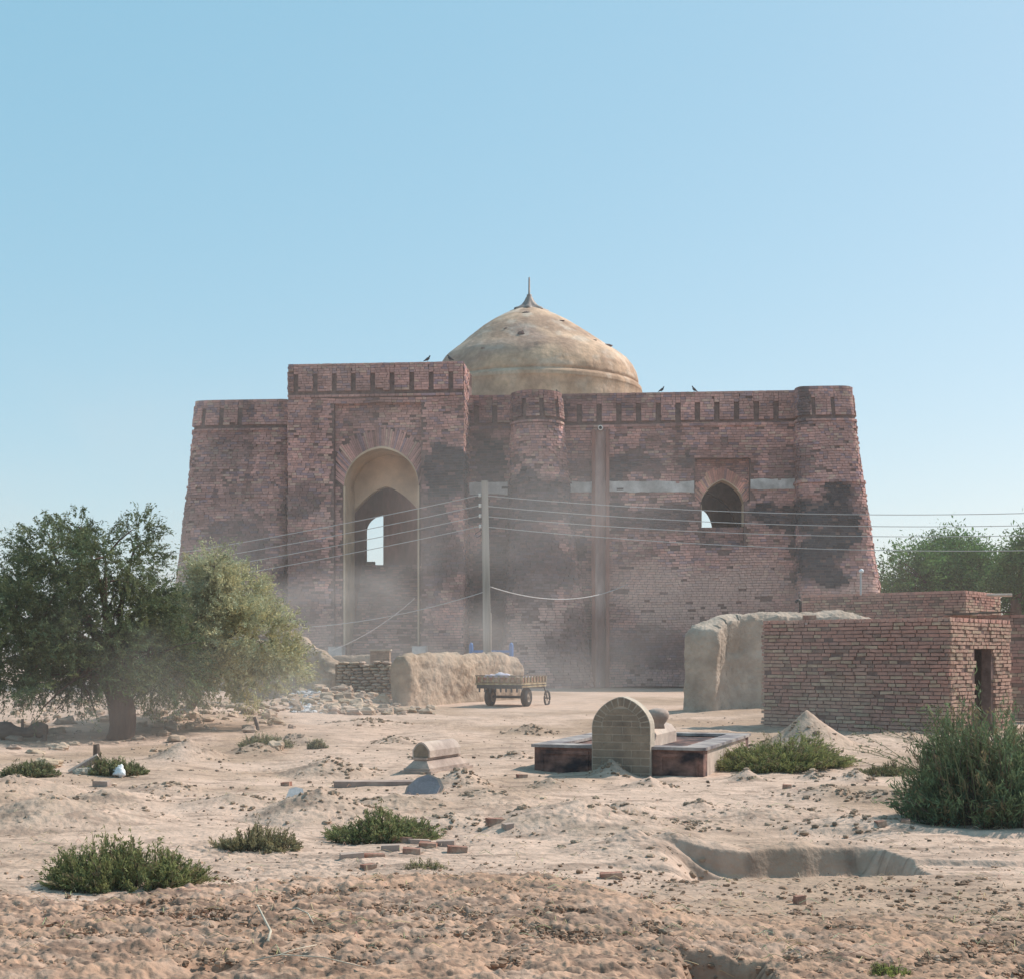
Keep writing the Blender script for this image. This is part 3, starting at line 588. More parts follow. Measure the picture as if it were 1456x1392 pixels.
# ---- body behind: side and back walls, roof
ul, ur = U(262), U(1235); DV = 29.
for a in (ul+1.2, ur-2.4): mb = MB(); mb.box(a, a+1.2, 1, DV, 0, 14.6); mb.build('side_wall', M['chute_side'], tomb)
mb = MB(); 
def bo(pxa, pyt, v): return U(pxa, v), Z(pxa, pyt, v)
c1 = U(536, DV); c2 = U(1000, DV)
edges = [(ul+1.2, None, None), (c1-3, None, None)]; strip_wall(mb, edges, DV, DV+1.2, 0, 14.6)
q = lambda c: (lambda u: 9.5+3.6*np.sqrt(np.clip(1-((np.asarray(u)-c)/3)**2, 0, 1)))
mid = (c1+c2)/2
sw(mb, c1-3.0, c1-2.999, c1+3, mid, 3, q(c1), DV, DV+1.2, 0, 14.6); sw(mb, mid, c2-3, c2+3, ur-1.2, 3, q(c2), DV, DV+1.2, 0, 14.6)
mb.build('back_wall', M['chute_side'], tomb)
mb = MB(); mb.box(ul+1.3, ur-1.3, .3, 24, 14.3, 14.7); mb.build('roof', M['mud_grey'], tomb)
# ---- dome
VDm = 14.0; uD = U(752.5, VDm)
dpx = lambda p: p*(73+VDm)/F; dz = lambda y: EYE+(HY-y)*(73+VDm)/F
prof = [(158, 600), (158, 563), (159, 561), (158, 556), (155, 553), (151, 551.5), (152, 548), (150.5, 541), (147, 532), (141, 523), (133, 514.5), (121, 506), (109, 498), (97, 489), (85, 479.5), (70, 469), (56, 459.5), (40, 450.5), (24, 443), (10, 438), (.1, 437)]
prof = [(r*(1-.05*min(1, max(0, (y-470)/60))), y) for r, y in prof]; pr2 = []
for (a, b), (c, d) in zip(prof[:-1], prof[1:]):
    for t in (0, .25, .5, .75): pr2.append((dpx(a+(c-a)*t), dz(b+(d-b)*t)))
pr2.append((0.001, dz(437)))
mb = MB(); mb.lathe(pr2, 260)
V = mb.V[0]; nn = fbm(V[:, 0]/2, V[:, 1]/2, V[:, 2]/2, o=4, s=401); rr_ = np.hypot(V[:, 0], V[:, 1])+1e-6; k = ss(dz(556), dz(545), V[:, 2])*(1-ss(dz(450), dz(440), V[:, 2]))
nn2 = fbm(V[:, 0]*1.5, V[:, 1]*1.5, V[:, 2]*1.5, o=4, s=405); V[:, 0] *= 1+(.02*nn+.012*nn2)*k; V[:, 1] *= 1+(.02*nn+.012*nn2)*k; ed = np.maximum(0, V[:, 0]/rr_)*.25*np.exp(-((V[:, 2]-dz(512))/1.2)**2); V[:, 0] += ed*V[:, 0]/rr_
g_ = np.arctan2(V[:, 1], V[:, 0]); A = fbm(V[:, 0]/1.6, V[:, 1]/1.6, V[:, 2]/.9, o=5, s=411); B = fbm(V[:, 0]/.8+3, V[:, 1]/.8, V[:, 2]/.5, o=4, s=417)
ta = ss(-.3, .35, A)[:, None]; tb = ss(.05, .4, B)[:, None]; low = (1-ss(dz(550), dz(510), V[:, 2]+A*1.5))[:, None]
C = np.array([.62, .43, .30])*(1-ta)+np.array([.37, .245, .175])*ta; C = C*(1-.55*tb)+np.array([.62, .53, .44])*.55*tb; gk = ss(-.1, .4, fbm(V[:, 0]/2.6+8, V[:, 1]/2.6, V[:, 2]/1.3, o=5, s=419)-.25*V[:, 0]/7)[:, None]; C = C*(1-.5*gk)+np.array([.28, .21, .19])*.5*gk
C = C*(1-.35*low)+np.array([.46, .28, .17])*.35*low; stk = fbm(g_*9, V[:, 2]*.35, o=4, s=431)[:, None]; C = C*(1+.22*stk); mb.C[0] = C
V[:, 0] += dpx(9)*(1-ss(dz(560), dz(445), V[:, 2])); dm = mb.build('dome', M['dome'], tomb, smooth=True, loc=(uD, VDm, 0))
# broken patches of render on the dome
def dome_patch(px, py, w_, h_, m, sd):
    r_at = np.interp(-py, [-p[1] for p in prof], [p[0] for p in prof]); x = dpx(px-752.5); xx = x-dpx(9)*(1-float(ss(dz(560), dz(445), dz(py)))); y = -math.sqrt(max(0, dpx(r_at)**2-xx*xx)); z = dz(py)
    mb = MB(); blob(mb, (x, y+.02, z), (w_, .12, h_), n=10, amp=.35, sd=sd); return mb.build('render_break', m, dm)
dome_patch(700, 520, .14, .05, M['core'], 13); dome_patch(800, 470, .20, .04, M['core'], 17); dome_patch(845, 500, .2, .05, M['core'], 19); dome_patch(727, 487, .1, .04, M['core'], 23); dome_patch(749, 499, .24, .16, M['core'], 3); dome_patch(862, 503, .42, .10, M['core'], 5); dome_patch(752, 457, .25, .06, M['core'], 8)
fin = [(25, 443.5), (24, 441.5), (17, 438.5), (11, 434), (7.5, 429), (5, 424), (3.5, 421.5), (3.6, 419.5), (1.5, 418.5), (1.1, 395), (.01, 394)]
mb = MB(); mb.lathe([(dpx(a), dz(b)) for a, b in fin], 32)
V = mb.V[0]; g = np.arctan2(V[:, 1], V[:, 0]); kk = (1-ss(dz(440), dz(424), V[:, 2]))*.14*np.cos(g*8); V[:, 0] *= 1+kk; V[:, 1] *= 1+kk
mb.build('finial', M['metal'], dm, smooth=True)

# ------------------------------------------------------------------ mud walls
def mudwall(name, label, cat, pts, th, m, amp=.08, sd=0, n=90, round_=.25, cap=.5, foot=.12):
    """pts: list of (x, y, ztop); loft of a rounded, displaced section along the line"""
    P = np.array(pts, float); s = np.concatenate([[0], np.cumsum(np.hypot(np.diff(P[:, 0]), np.diff(P[:, 1])))]); q = np.linspace(0, s[-1], n)
    X = np.interp(q, s, P[:, 0]); Y = np.interp(q, s, P[:, 1]); ZT_ = np.interp(q, s, P[:, 2])
    tx = np.gradient(X); ty = np.gradient(Y); l = np.hypot(tx, ty); tx /= l; ty /= l; nx, ny = ty, -tx
    gzv = Gz(X, Y)-.15
    prof = [(1+foot, 0), (1+foot*.5, .08)]+[(1-.10*t-(.0), t) for t in np.linspace(.15, 1-round_, 24)]
    prof += [(math.cos(a)*(.9-.1*(1-round_)), 1-round_+round_*math.sin(a)) for a in np.linspace(.15, math.pi-.15, 12)]
    prof += [(-a, b) for a, b in prof[25::-1]]
    K = len(prof); V = []
    for i in range(n):
        e = min(i, n-1-i); kf = min(1, max(0, 1-(1-min(1, (e/(n-1)*s[-1])/cap))**3)**.35)
        kz = .88+.12*kf
        for a, b in prof:
            hh = (ZT_[i]-gzv[i])*kz
            V.append((X[i]+nx[i]*a*th/2*kf, Y[i]+ny[i]*a*th/2*kf, gzv[i]+b*hh))
    V = np.array(V); 
    d1 = fbm(V[:, 0]*1.1+sd, V[:, 1]*1.1, V[:, 2]*1.1, o=4, s=500+sd); d2 = fbm(V[:, 0]*2.4+sd, V[:, 1]*2.4, V[:, 2]*3.2, o=5, s=510+sd)
    KF = np.repeat(np.array([min(1, max(0, 1-(1-min(1, (min(i, n-1-i)/(n-1)*s[-1])/cap))**3)**.35) for i in range(n)]), K)
    NX = np.repeat(nx, K)*1; NY = np.repeat(ny, K); sg = np.tile(np.sign([a for a, b in prof]), n); bb = np.tile([b for a, b in prof], n)
    NX = NX*KF; NY = NY*KF; V[:, 0] += NX*sg*(amp*d1+amp*.5*d2); V[:, 1] += NY*sg*(amp*d1+amp*.5*d2); d3 = fbm(V[:, 0]*8+sd, V[:, 1]*8, V[:, 2]*8, o=3, s=515+sd); V[:, 0] += NX*sg*amp*.22*d3; V[:, 1] += NY*sg*amp*.22*d3; V[:, 2] += (amp*1.0*d1+amp*.6*d2+amp*.3*d3)*bb
    V[:, 0] += tx.repeat(K)*amp*.15*d2
    Q = [[i*K+k, i*K+k+1, (i+1)*K+k+1, (i+1)*K+k] for i in range(n-1) for k in range(K-1)]
    mb = MB(); mb.blk(V, Q)
    return tag(mb.build(name, m, smooth=True), label, cat)
def tp(px, pyt, d): v = at(px, pyt, d); return (v.x, v.y, v.z)
mudwall('mud_wall', 'long low eroded mud wall behind the loaded cart', 'wall', [tp(568, 934, 46), tp(588, 927, 47), tp(640, 928, 49), tp(700, 928, 51.5), tp(722, 930, 52.4), tp(735, 938, 52.8)], .7, M['mud'], amp=.17, sd=1, n=150, cap=.22, round_=.16)
mudwall('mud_wall', 'ruined mud wall stepping down beside the pale green tree', 'wall', [tp(330, 905, 52), tp(365, 900, 52), tp(410, 899, 52), tp(432, 906, 52), tp(447, 918, 51.5), tp(462, 925, 51), tp(480, 946, 50.5), tp(500, 962, 50)], .9, M['mud'], amp=.20, sd=2, n=150, round_=.15)
mudwall('mud_wall', 'thin flat topped mud wall above the dry stone infill', 'wall', [tp(470, 932, 56), tp(500, 931, 56), tp(530, 930, 56), tp(556, 930, 56)], .5, M['mud'], amp=.05, sd=3, n=40)
mudwall('mud_wall', 'tall smooth grey mud wall left of the brick hut', 'wall', [tp(994, 897, 41.2), tp(1002, 886, 41.6), tp(1015, 878, 42), tp(1038, 874, 42.4), tp(1110, 870, 42.8), tp(1185, 869, 43.2), tp(1215, 871, 43.4), tp(1250, 881, 43.6), tp(1290, 890, 44)], 1.1, M['mud_grey'], amp=.12, sd=4, n=190, round_=.06, cap=.2)
# brick pier between mud walls, dry stone infill
mb = MB(); c0 = at(541, 925, 54); bricks(mb, lambda s, z, o: np.stack([s, c0.y-o, z], -1), c0.x-.38, c0.x+.38, 0, c0.z, colf=lambda c, a, b: np.array([.36, .26, .20])*(.8+.4*a[:, None]), course=.08, blen=.24, depth=.3)
mb.box(c0.x-.37, c0.x+.37, c0.y-.25, c0.y+.3, 0, c0.z-.01, C=(.3, .22, .17)); mb.box(c0.x-.42, c0.x+.42, c0.y-.36, c0.y+.36, c0.z+.002, c0.z+.06, C=(.5, .42, .34))
tag(mb.build('brick_pier', M['stone']), 'short square brick pier with slab cap behind the dry stone infill', 'pier')
def stone_col(): 
    a = random.random(); return np.array([.40, .31, .24])*(.75+.5*a)*np.array([1, 1-.05*random.random(), 1-.08*random.random()])
mb = MB()
for row in range(13):
    z = .35+row*.105; s = 476+row*.5
    while s < 566-row*1.2:
        wpx = random.uniform(8, 17); p = at(s+wpx/2, 950, 48.8+.02*row-.006*(s-476))
        if z < 1.42+.05*math.sin(s): blob(mb, (p.x, p.y, z+random.uniform(-.02, .02)), (wpx/2/F*49*1.05, .2, .055), C=stone_col(), n=8, amp=.2, sd=random.randint(0, 900), sq=.8)
        s += wpx
mb.box(at(478, 950, 49.2).x, at(560, 950, 49.2).x, 48.95, 49.3, 0, 1.36, C=(.22, .17, .13))
tag(mb.build('dry_stone_wall', M['stone']), 'rough dry stone infill wall between the two mud walls', 'wall')
# rubble
def stones_obj(name, label, cat, pts, mcol, kind='stuff', n=7, am=.3):
    mb = MB(); A_ = np.array(pts); ZZ = Gz(A_[:, 0], A_[:, 1])
    for (x, y, r), z in zip(pts, ZZ):
        blob(mb, (x, y, z+r*.25), (r*random.uniform(.8, 1.3), r*random.uniform(.8, 1.2), r*random.uniform(.45, .8)), C=mcol(), n=n, amp=am, sd=random.randint(0, 9000), sq=.8)
    return tag(mb.build(name, M['stone']), label, cat, kind=kind)
pts = []
for _ in range(420):
    px = random.gauss(500, 48); py = random.uniform(972, 1012)
    if px < 415 or px > 620: continue
    x, y = flat(px, py+6); pts.append((x, y, random.choice((.05, .08, .12, .18, .22))*random.uniform(.7, 1.2)))
stones_obj('rubble', 'heap of fallen stone rubble below the dry stone wall', 'rubble', pts, stone_col)
pts = [(*flat(random.gauss(436, 12), random.uniform(996, 1018)), random.uniform(.03, .08)) for _ in range(260)]
stones_obj('broken_shards', 'small heap of whitish broken shards by the rubble', 'debris', pts, lambda: np.array([.62, .60, .60])*random.uniform(.5, 1.1), n=6)
pts = [(*flat(random.uniform(20, 420), 1000+abs(random.gauss(0, 22))), random.choice((.03, .05, .08, .14))*random.uniform(.7, 1.4)) for _ in range(500)]
stones_obj('rubble', 'scattered stones and dirt lumps under the left trees', 'rubble', pts, stone_col)
pts = []
for _ in range(6500):
    py = 1015+377*random.random()**.9; px = random.uniform(-40, 1500); x, y = flat(px, py); pts.append((x, y, random.choice((.004, .005, .007, .009, .014))*random.uniform(.7, 1.3)*(1 if y < 16 else 1.8)))
stones_obj('pebbles', 'loose pebbles and clods strewn over the open ground', 'pebbles', pts, lambda: stone_col()*random.choice((.45, .7, .9, 1.1)), n=5)

pts = []
for _ in range(9000):
    py = 1225+180*random.random()**.6; px = random.uniform(-40, 1500); x, y = flat(px, py); pts.append((x, y, random.choice((.005, .007, .009, .013, .020))*random.uniform(.7, 1.3)))
stones_obj('soil_clods', 'crumbly soil clods covering the churned foreground bank', 'soil clods', pts, lambda: np.array([.36, .235, .165])*random.uniform(.45, 1.25), n=5, am=.45)
pts = []
for mx, my, rw, h, k in MM:
    for _ in range(int(40+rw*90)): a_, r_ = random.uniform(0, 6.28), rw*random.random()**.7; pts.append((mx+math.cos(a_)*r_, my+math.sin(a_)*r_, random.choice((.008, .012, .02, .03))*random.uniform(.7, 1.2)*(.7+my/40)))
stones_obj('soil_clods', 'dry earth clods lying on the low grave mounds', 'soil clods', pts, lambda: np.array([.37, .275, .205])*random.uniform(.5, 1.15), n=5, am=.4)
mb = MB(); V = []; ps = np.array([flat(random.uniform(-40, 1500), 1100+290*random.random()) for _ in range(900)]); zz = Gz(ps[:, 0], ps[:, 1])
for (x, y), z in zip(ps, zz):
    a_ = random.uniform(0, 3.14); l_ = random.uniform(.02, .09); dx, dy = math.cos(a_)*l_, math.sin(a_)*l_; t_ = .0018
    mb.tube([(x-dx, y-dy, z+.02), (x, y, z+.035+random.random()*.02), (x+dx, y+dy, z+.015)], t_, 3, cap=False, C=(random.uniform(.3, .55), random.uniform(.26, .42), random.uniform(.18, .26)))
tag(mb.build('straw', M['stone']), 'thin dry straw bits scattered over the sand', 'straw', kind='stuff')

# ------------------------------------------------------------------ brick huts
def hutcol(c, r1, r2):
    r1 = r1[:, None]; r2 = r2[:, None]; C = np.array([.42, .20, .165])*(1-r1)+np.array([.33, .185, .16])*r1
    C = np.where(r2 > .78, np.array([.42, .30, .22])*(.75+.4*r1), C); C = np.where(r2 < .08, np.array([.19, .12, .105]), C)
    n = fbm(c[:, 0]*1.1, c[:, 2]*1.3, c[:, 1]*1.1, o=4, s=601); pale = ss(.0, .4, n)[:, None]*.5
    C = C*.82+np.array([.46, .34, .27])*.18
    return C*(1-pale)+np.array([.46, .34, .26])*pale
def brickhut(name, label, P0, P1, P2, zt, door=None, course=.083, blen=.25, colf=hutcol, group=None, roof=True, sidecol=None, jit=.012):
    """P0 left front corner, P1 near corner, P2 right end of the side wall"""
    P0, P1, P2 = [np.array(p, float) for p in (P0, P1, P2)]
    root = thing(name, label, 'brick hut', (P1[0], P1[1], 0), 0, group); b = P1.copy(); P0 = P0-b; P2 = P2-b; P1 = P1-b
    P3 = P0+P2-P1
    def wall(nm, A, B, dr=None, cf=colf, rag=.05):
        d = B-A; ln_ = np.hypot(*d); d = d/ln_; nrm = np.array([d[1], -d[0]])
        def f(s, z, o): s = np.asarray(s, float); return np.stack([A[0]+d[0]*s+nrm[0]*o, A[1]+d[1]*s+nrm[1]*o, z+0*s], -1)
        mb = MB(); segs = [(0.02, ln_-.02, 0, zt-.03)] if not dr else [(0.02, dr[0], 0, zt-.03), (dr[1], ln_-.02, 0, zt-.03), (dr[0], dr[1], dr[2], zt-.03)]
        for s0, s1, a0, a1 in segs:
            H = [f(np.array([s]), np.array([z]), np.array([o]))[0] for s, z, o in ((s0, a0, 0), (s1, a0, 0), (s1, a1, 0), (s0, a1, 0), (s0, a0, -.22), (s1, a0, -.22), (s1, a1, -.22), (s0, a1, -.22))]
            mb.hexas(np.array([H]))
        wo = mb.build(nm, M['core'], root); mb = MB()
        kp_ = (lambda s, z: ~((s > dr[0]-.0) & (s < dr[1]+.0) & (z < dr[2]))) if dr else None
        bricks(mb, f, 0, ln_, -.1, zt-course*1.1, keep=kp_, colf=cf, course=course, blen=blen, gap=.022, jit=jit, depth=.045, miss=.02, ragged=rag, wave=.012)
        bricks(mb, f, 0, ln_, zt-course*1.1, zt, colf=lambda c, a, b: hutcol(c, a, a*0+.5)*1.2, course=.09, blen=.12, gap=.012, jit=jit, depth=.035, miss=.01)
        mb.build('brick_courses', M['brick'], wo); return f
    wall('front_wall', P0, P1); f = wall('side_wall', P1, P2, door, sidecol or colf, .05); wall('back_wall', P2, P3); wall('side_wall', P3, P0)
    if roof:
        mb = MB(); c = (P0+P2)/2; H = [[*(c+(p-c)*.94), z] for z in (zt-.28, zt-.14) for p in (P0, P1, P2, P3)]
        mb.poly(H, [[0, 1, 2, 3], [4, 5, 6, 7], [0, 1, 5, 4], [1, 2, 6, 5], [2, 3, 7, 6], [3, 0, 4, 7]]); mb.build('roof', M['mud'], root)
    return root, f
P1 = gp(1350, 1044); P1 = np.array([P1.x, P1.y]); P0 = np.array([5.89, 32.9])*P1[1]/29.9; P2 = np.array([11.55, 32.7])*P1[1]/29.9
lside = np.hypot(*(P2-P1)); zh = EYE+(HY-877)/F*P1[1]
sc_ = lambda c, a, b: hutcol(c, a*.5, b)*.6+np.array([.40, .30, .23])*.4
brickhut('brick_hut', 'small red brick hut with narrow open doorway, right of the grey mud wall', P0, P1, P2, zh, door=(lside*.40, lside*.68, EYE+(HY-922)/F*31.2), sidecol=sc_)
p = at(1148, 886, 32.4); mb = MB(); blob(mb, (p.x, p.y-.12, p.z), (.115, .11, .10), n=14, amp=.01); lamp = thing('wall_lamp', 'round white lamp on the top left edge of the brick hut', 'lamp', (0, 0, 0))
mb.build('globe', M['white'], lamp, smooth=True); mb = MB(); mb.tube([(p.x, p.y-.20, p.z), (p.x, p.y-.26, p.z-.01)], [.045, .04], 10); mb.build('socket', M['black'], lamp)
mb = MB(); bb_ = at(1151, 878, 32.3); mb.box(bb_.x-.14, bb_.x+.14, bb_.y-.1, bb_.y+.14, zh-.0, zh+.10, jit=.012); tag(mb.build('brick', M['red_brick']), 'loose brick on the hut wall top above the round lamp', 'brick')
p = at(1212, 894, 31.7); mb = MB(); mb.box(p.x-.09, p.x+.09, p.y-.16, p.y+.05, p.z-.08, p.z+.08, jit=.01); tag(mb.build('vent_box', M['slate']), 'small grey vent box set in the hut front wall', 'vent')
# second brick building behind
brickhut('brick_hut', 'larger flat brick building rising behind the grey mud wall', tp(1141, 845, 54)[:2], tp(1372, 839, 50)[:2], tp(1421, 843, 53)[:2], EYE+(HY-839)/F*50, course=.1, blen=.27, jit=.01)
p = at(1408, 846, 51.8); mb = MB(); mb.tube([(p.x-.2, p.y, p.z), (p.x+.75, p.y-.15, p.z)], .06, 8); tag(mb.build('drain_pipe', M['cement_pale']), 'pale drain pipe poking from the larger brick building', 'pipe')
p = at(1224, 840, 51); mb = MB(); mb.tube([(p.x, p.y, p.z-.15), (p.x, p.y, p.z+.66)], .035, 8); lp = thing('roof_lamp', 'slim lamp on a post above the larger brick building', 'lamp'); mb.build('post', M['wire'], lp)
mb = MB(); blob(mb, (p.x+.02, p.y, p.z+.72), (.09, .09, .08), n=10, amp=.02); mb.build('lamp_head', M['white'], lp, smooth=True)
p = at(1138, 866, 43); mb = MB(); mb.tube([(p.x, p.y, p.z-.2), (p.x, p.y, p.z+.2), (p.x-.03, p.y, p.z+.28), (p.x-.10, p.y, p.z+.27), (p.x-.14, p.y, p.z+.2)], .045, 8); tag(mb.build('pipe_stub', M['black'], smooth=True), 'black bent pipe stub on top of the grey mud wall', 'pipe')
# compound wall on the right
def wallrun(name, label, A, B, zt, cf=hutcol, th=.3, course=.09):
    A, B = np.array(A, float), np.array(B, float); d = B-A; ln_ = np.hypot(*d); d /= ln_; nrm = np.array([d[1], -d[0]])
    def f(s, z, o): s = np.asarray(s, float); return np.stack([A[0]+d[0]*s+nrm[0]*o, A[1]+d[1]*s+nrm[1]*o, z+0*s], -1)
    mb = MB(); H = [f(np.array([s]), np.array([z]), np.array([o]))[0] for s, z, o in ((0, 0, 0), (ln_, 0, 0), (ln_, zt-.02, 0), (0, zt-.02, 0), (0, 0, -th), (ln_, 0, -th), (ln_, zt-.02, -th), (0, zt-.02, -th))]
    mb.hexas(np.array([H]), [(.17, .12, .10)]); bricks(mb, f, 0, ln_, -.1, zt, colf=cf, course=course, blen=.27, gap=.014, jit=.012, depth=.03, miss=.015, wave=.015)
    return tag(mb.build(name, M['brick']), label, 'wall')
wallrun('brick_wall', 'taller brick boundary wall behind the hut at the right edge', tp(1335, 874, 40)[:2], tp(1640, 874, 39)[:2], EYE+(HY-874)/F*40)
wallrun('brick_wall', 'lower brick wall beside the hut doorway at the right edge', tp(1432, 932, 36)[:2], tp(1640, 932, 35)[:2], EYE+(HY-932)/F*36+.0)
mb = MB(); 
for i, (a, b, y) in enumerate(((1348, 1386, 871.5), (1378, 1412, 873), (1396, 1440, 871))):
    p, q_ = at(a, y, 39.8), at(b, y, 39.8); mb.box(p.x, q_.x, p.y-.3, p.y+.35, EYE+(HY-874)/F*40+.004+.03*i, EYE+(HY-874)/F*40+.03+.03*i+.0, jit=.004)
tag(mb.build('loose_boards', M['wood']), 'loose flat boards lying on the taller boundary wall', 'boards')
for i, (px, py, nn_, lb) in enumerate(((1445, 1000, 4, 'stack of loose bricks at the foot of the lower brick wall'),)):
    p = gp(px, py+8); mb = MB()
    for k in range(nn_):
        for j in range(3): mb.box(p.x-.3+j*.2, p.x-.12+j*.2, p.y-.1, p.y+.1, p.z+k*.085, p.z+.08+k*.085, jit=.012)
    tag(mb.build('brick_stack', M['red_brick']), lb, 'bricks')

# ------------------------------------------------------------------ tomb with blockwork headstone
T0 = np.array([.33, 20.6]); ta = R(-19)
tb_ = thing('grave_enclosure', 'dark stained stone grave enclosure with tall round topped block headstone', 'tomb', (T0[0], T0[1], 0), ta)
Wd, Dp, Hh = 2.50, 3.5, .345
mb = MB(); t_ = .28
mb.box(0, Wd, 0, t_, -.15, Hh); mb.box(0, t_, t_+.002, Dp, -.15, Hh-.003); mb.box(0, Wd, Dp+.002, Dp+t_, -.15, Hh); mb.box(t_, Wd-t_, t_, Dp, -.15, .33)
kb = mb.build('kerb_wall', M['tile_dark'], tb_)
mb = MB(); mb.box(Wd-t_, Wd, t_+.002, Dp, -.15, Hh-.003); kb2 = mb.build('kerb_wall', M['cement_pale'], tb_); kb2['label'] = 'pale rendered side of the enclosure'
mb = MB(); mb.box(-.04, Wd+.04, -.04, t_+.03, Hh+.002, Hh+.045); mb.box(-.04, t_+.03, t_+.034, Dp, Hh, Hh+.043); mb.box(Wd-t_-.03, Wd+.04, t_+.034, Dp, Hh, Hh+.043); mb.box(-.04, Wd+.04, Dp+.004, Dp+t_+.04, Hh+.002, Hh+.045)
mb.build('coping', M['coping'], tb_)
for a, b in ((.10, .82), (1.88, 2.42)):
    mb = MB()
    for q1, q2, z1, z2 in ((a, b, -.1, .02), (a, b, .25, .30), (a, a+.035, .022, .248), (b-.035, b, .022, .248)): mb.box(q1, q2, -.018, .001, z1, z2)
    mb.build('panel_moulding', M['tile_dark'], kb)
# headstone
hx0, hx1 = .90, 1.76; hh = 1.10; hw = (hx1-hx0)/2; hc = (hx0+hx1)/2; zsp = .66
def hprof(hw_, zs_, za_, n=24): return [(hc-hw_, -.15), (hc+hw_, -.15)]+[(hc+hw_*math.cos(a), zs_+(za_-zs_)*(.80*math.sin(a)+.20*(1-abs(math.cos(a))))) for a in np.linspace(0, math.pi, n)]
def prism(mb, prof, y0, y1):
    n = len(prof); V = [(x, y0, z) for x, z in prof]+[(x, y1, z) for x, z in prof]
    mb.poly(V, [list(range(n)), list(range(2*n-1, n-1, -1))]+[[i, (i+1) % n+0, (i+1) % n+n, i+n][::-1] for i in range(n)])
mb = MB(); prism(mb, hprof(hw, zsp, hh), -.10, .16); hs = mb.build('headstone', M['joint'], tb_)
mb = MB(); H = []
rows = [(-.14, .0)]+[(.0+i*.112+.008, .0+(i+1)*.112) for i in range(6)]+[(.68, .79), (.798, .90)]
inn = lambda z: (hw-.012) if z <= zsp else max(.03, (hw-.15)*math.sqrt(max(0., 1-((z-zsp)/(hh-.16-zsp))**2)))
rows = [(-.14, .0)]+[(i*.11+.016, (i+1)*.11) for i in range(6)]+[(.676, .742), (.758, .828), (.844, .925)]
for i, (z0, z1) in enumerate(rows):
    up_ = i > 6; h0 = min(inn(z0), hw-.16) if up_ else hw-.012; h1 = min(inn(z1), hw-.16) if up_ else hw-.012
    cuts = [None]+[c for c in ((-.13, .15) if i % 2 else (-.28, .02, .29)) if abs(c) < h1-.03]+[None]
    for q1, q2 in zip(cuts[:-1], cuts[1:]):
        a0, a1 = (-h0, -h1) if q1 is None else (q1+.008, q1+.008); b0, b1 = (h0, h1) if q2 is None else (q2-.008, q2-.008); yy = -.108-random.random()*.004
        mb.hexas(np.array([[[hc+a0, yy, z0], [hc+b0, yy, z0], [hc+b1, yy, z1], [hc+a1, yy, z1], [hc+a0, -.099, z0], [hc+b0, -.099, z0], [hc+b1, -.099, z1], [hc+a1, -.099, z1]]]))
nv = 13
for i in range(nv):
    a0 = math.pi*i/nv+.028; a1 = math.pi*(i+1)/nv-.028
    def pt(a, r): return (hc+(hw-.014-r)*math.cos(a), zsp+.01+(hh-.02-r-zsp)*(.80*math.sin(a)+.20*(1-abs(math.cos(a)))))
    q = [pt(a0, 0), pt(a1, 0), pt(a1, .12), pt(a0, .12)]; mb.hexas(np.array([[[x, -.108, z] for x, z in q]+[[x, -.099, z] for x, z in q]]))
mb.build('stone_blocks', M['block'], hs)
# cenotaph and its turban knob behind the headstone
mb = MB(); prism(mb, [(hc-.28, .2), (hc+.28, .2), (hc+.28, .5), (hc+.2, .6), (hc, .66), (hc-.2, .6), (hc-.28, .5)], .55, 2.3)
mb.box(hc-.42, hc+.42, .45, 2.45, .1, .32); cen = mb.build('cenotaph', M['cement_pale'], tb_)
mb = MB(); kx = hc+.27; mb.lathe([(.001, .60), (.10, .60), (.09, .66), (.12, .70), (.155, .76), (.165, .82), (.14, .87), (.07, .90), (.001, .905)], 20, c=(kx+.04, .9, 0)); mb.build('knob', M['cement'], cen, smooth=True)

# ------------------------------------------------------------------ smaller stepped tomb
c = gp(598, 1100); sa = R(-38)
t2 = thing('stepped_tomb', 'small stepped cement tomb with pointed barrel top, left of the large headstone', 'tomb', (c.x+.14, c.y, c.z), 0)
t2.rotation_euler = (0, 0, R(-24)); t2.scale = (.96, .96, .96)
mb = MB()
def frust(mb, x0, x1, y0, y1, z0, z1, ins):
    mb.hexas(np.array([[[x0,y0,z0],[x1,y0,z0],[x1-ins,y0+ins,z1],[x0+ins,y0+ins,z1],[x0,y1,z0],[x1,y1,z0],[x1-ins,y1-ins,z1],[x0+ins,y1-ins,z1]]]))
mb.box(-.50, .02, -.02, 1.42, -.1, .035)
mb.box(-.46, -.02, .02, 1.36, .037, .07); frust(mb, -.44, -.04, .04, 1.34, .072, .19, .10); mb.box(-.36, -.12, .12, 1.26, .192, .225)
mb.build('stepped_base', M['cement'], t2)
mb = MB(); pf = [(-.145, .227), (.145, .227)]+[(.145*(1-q), .33+.125*(1-(1-abs(q))**1.9)) for q in np.linspace(0, 1, 9)]+[(-.145*(1-q), .33+.125*(1-(1-abs(q))**1.9)) for q in np.linspace(.875, 0, 8)]
pf = [(x-.24, z) for x, z in pf]; prism(mb, pf, .16, 1.2); brl = mb.build('barrel_top', M['cement_pale'], t2)
mb = MB(); prism(mb, [((x+.24)*.84-.24, .227+(z-.227)*.86+.004) for x, z in pf], .154, .17); fc = mb.build('end_face', M['block'], brl)
mb = MB(); p0 = gp(476, 1104); p1 = gp(605, 1108); mb.box(0, 1.35, -.14, .14, -.1, .035, jit=.006); o = mb.build('kerb_slab', M['cement'], loc=(p0.x, p0.y, p0.z+.045)); tag(o, 'long thin flat kerb slab left of the small stepped tomb', 'slab')
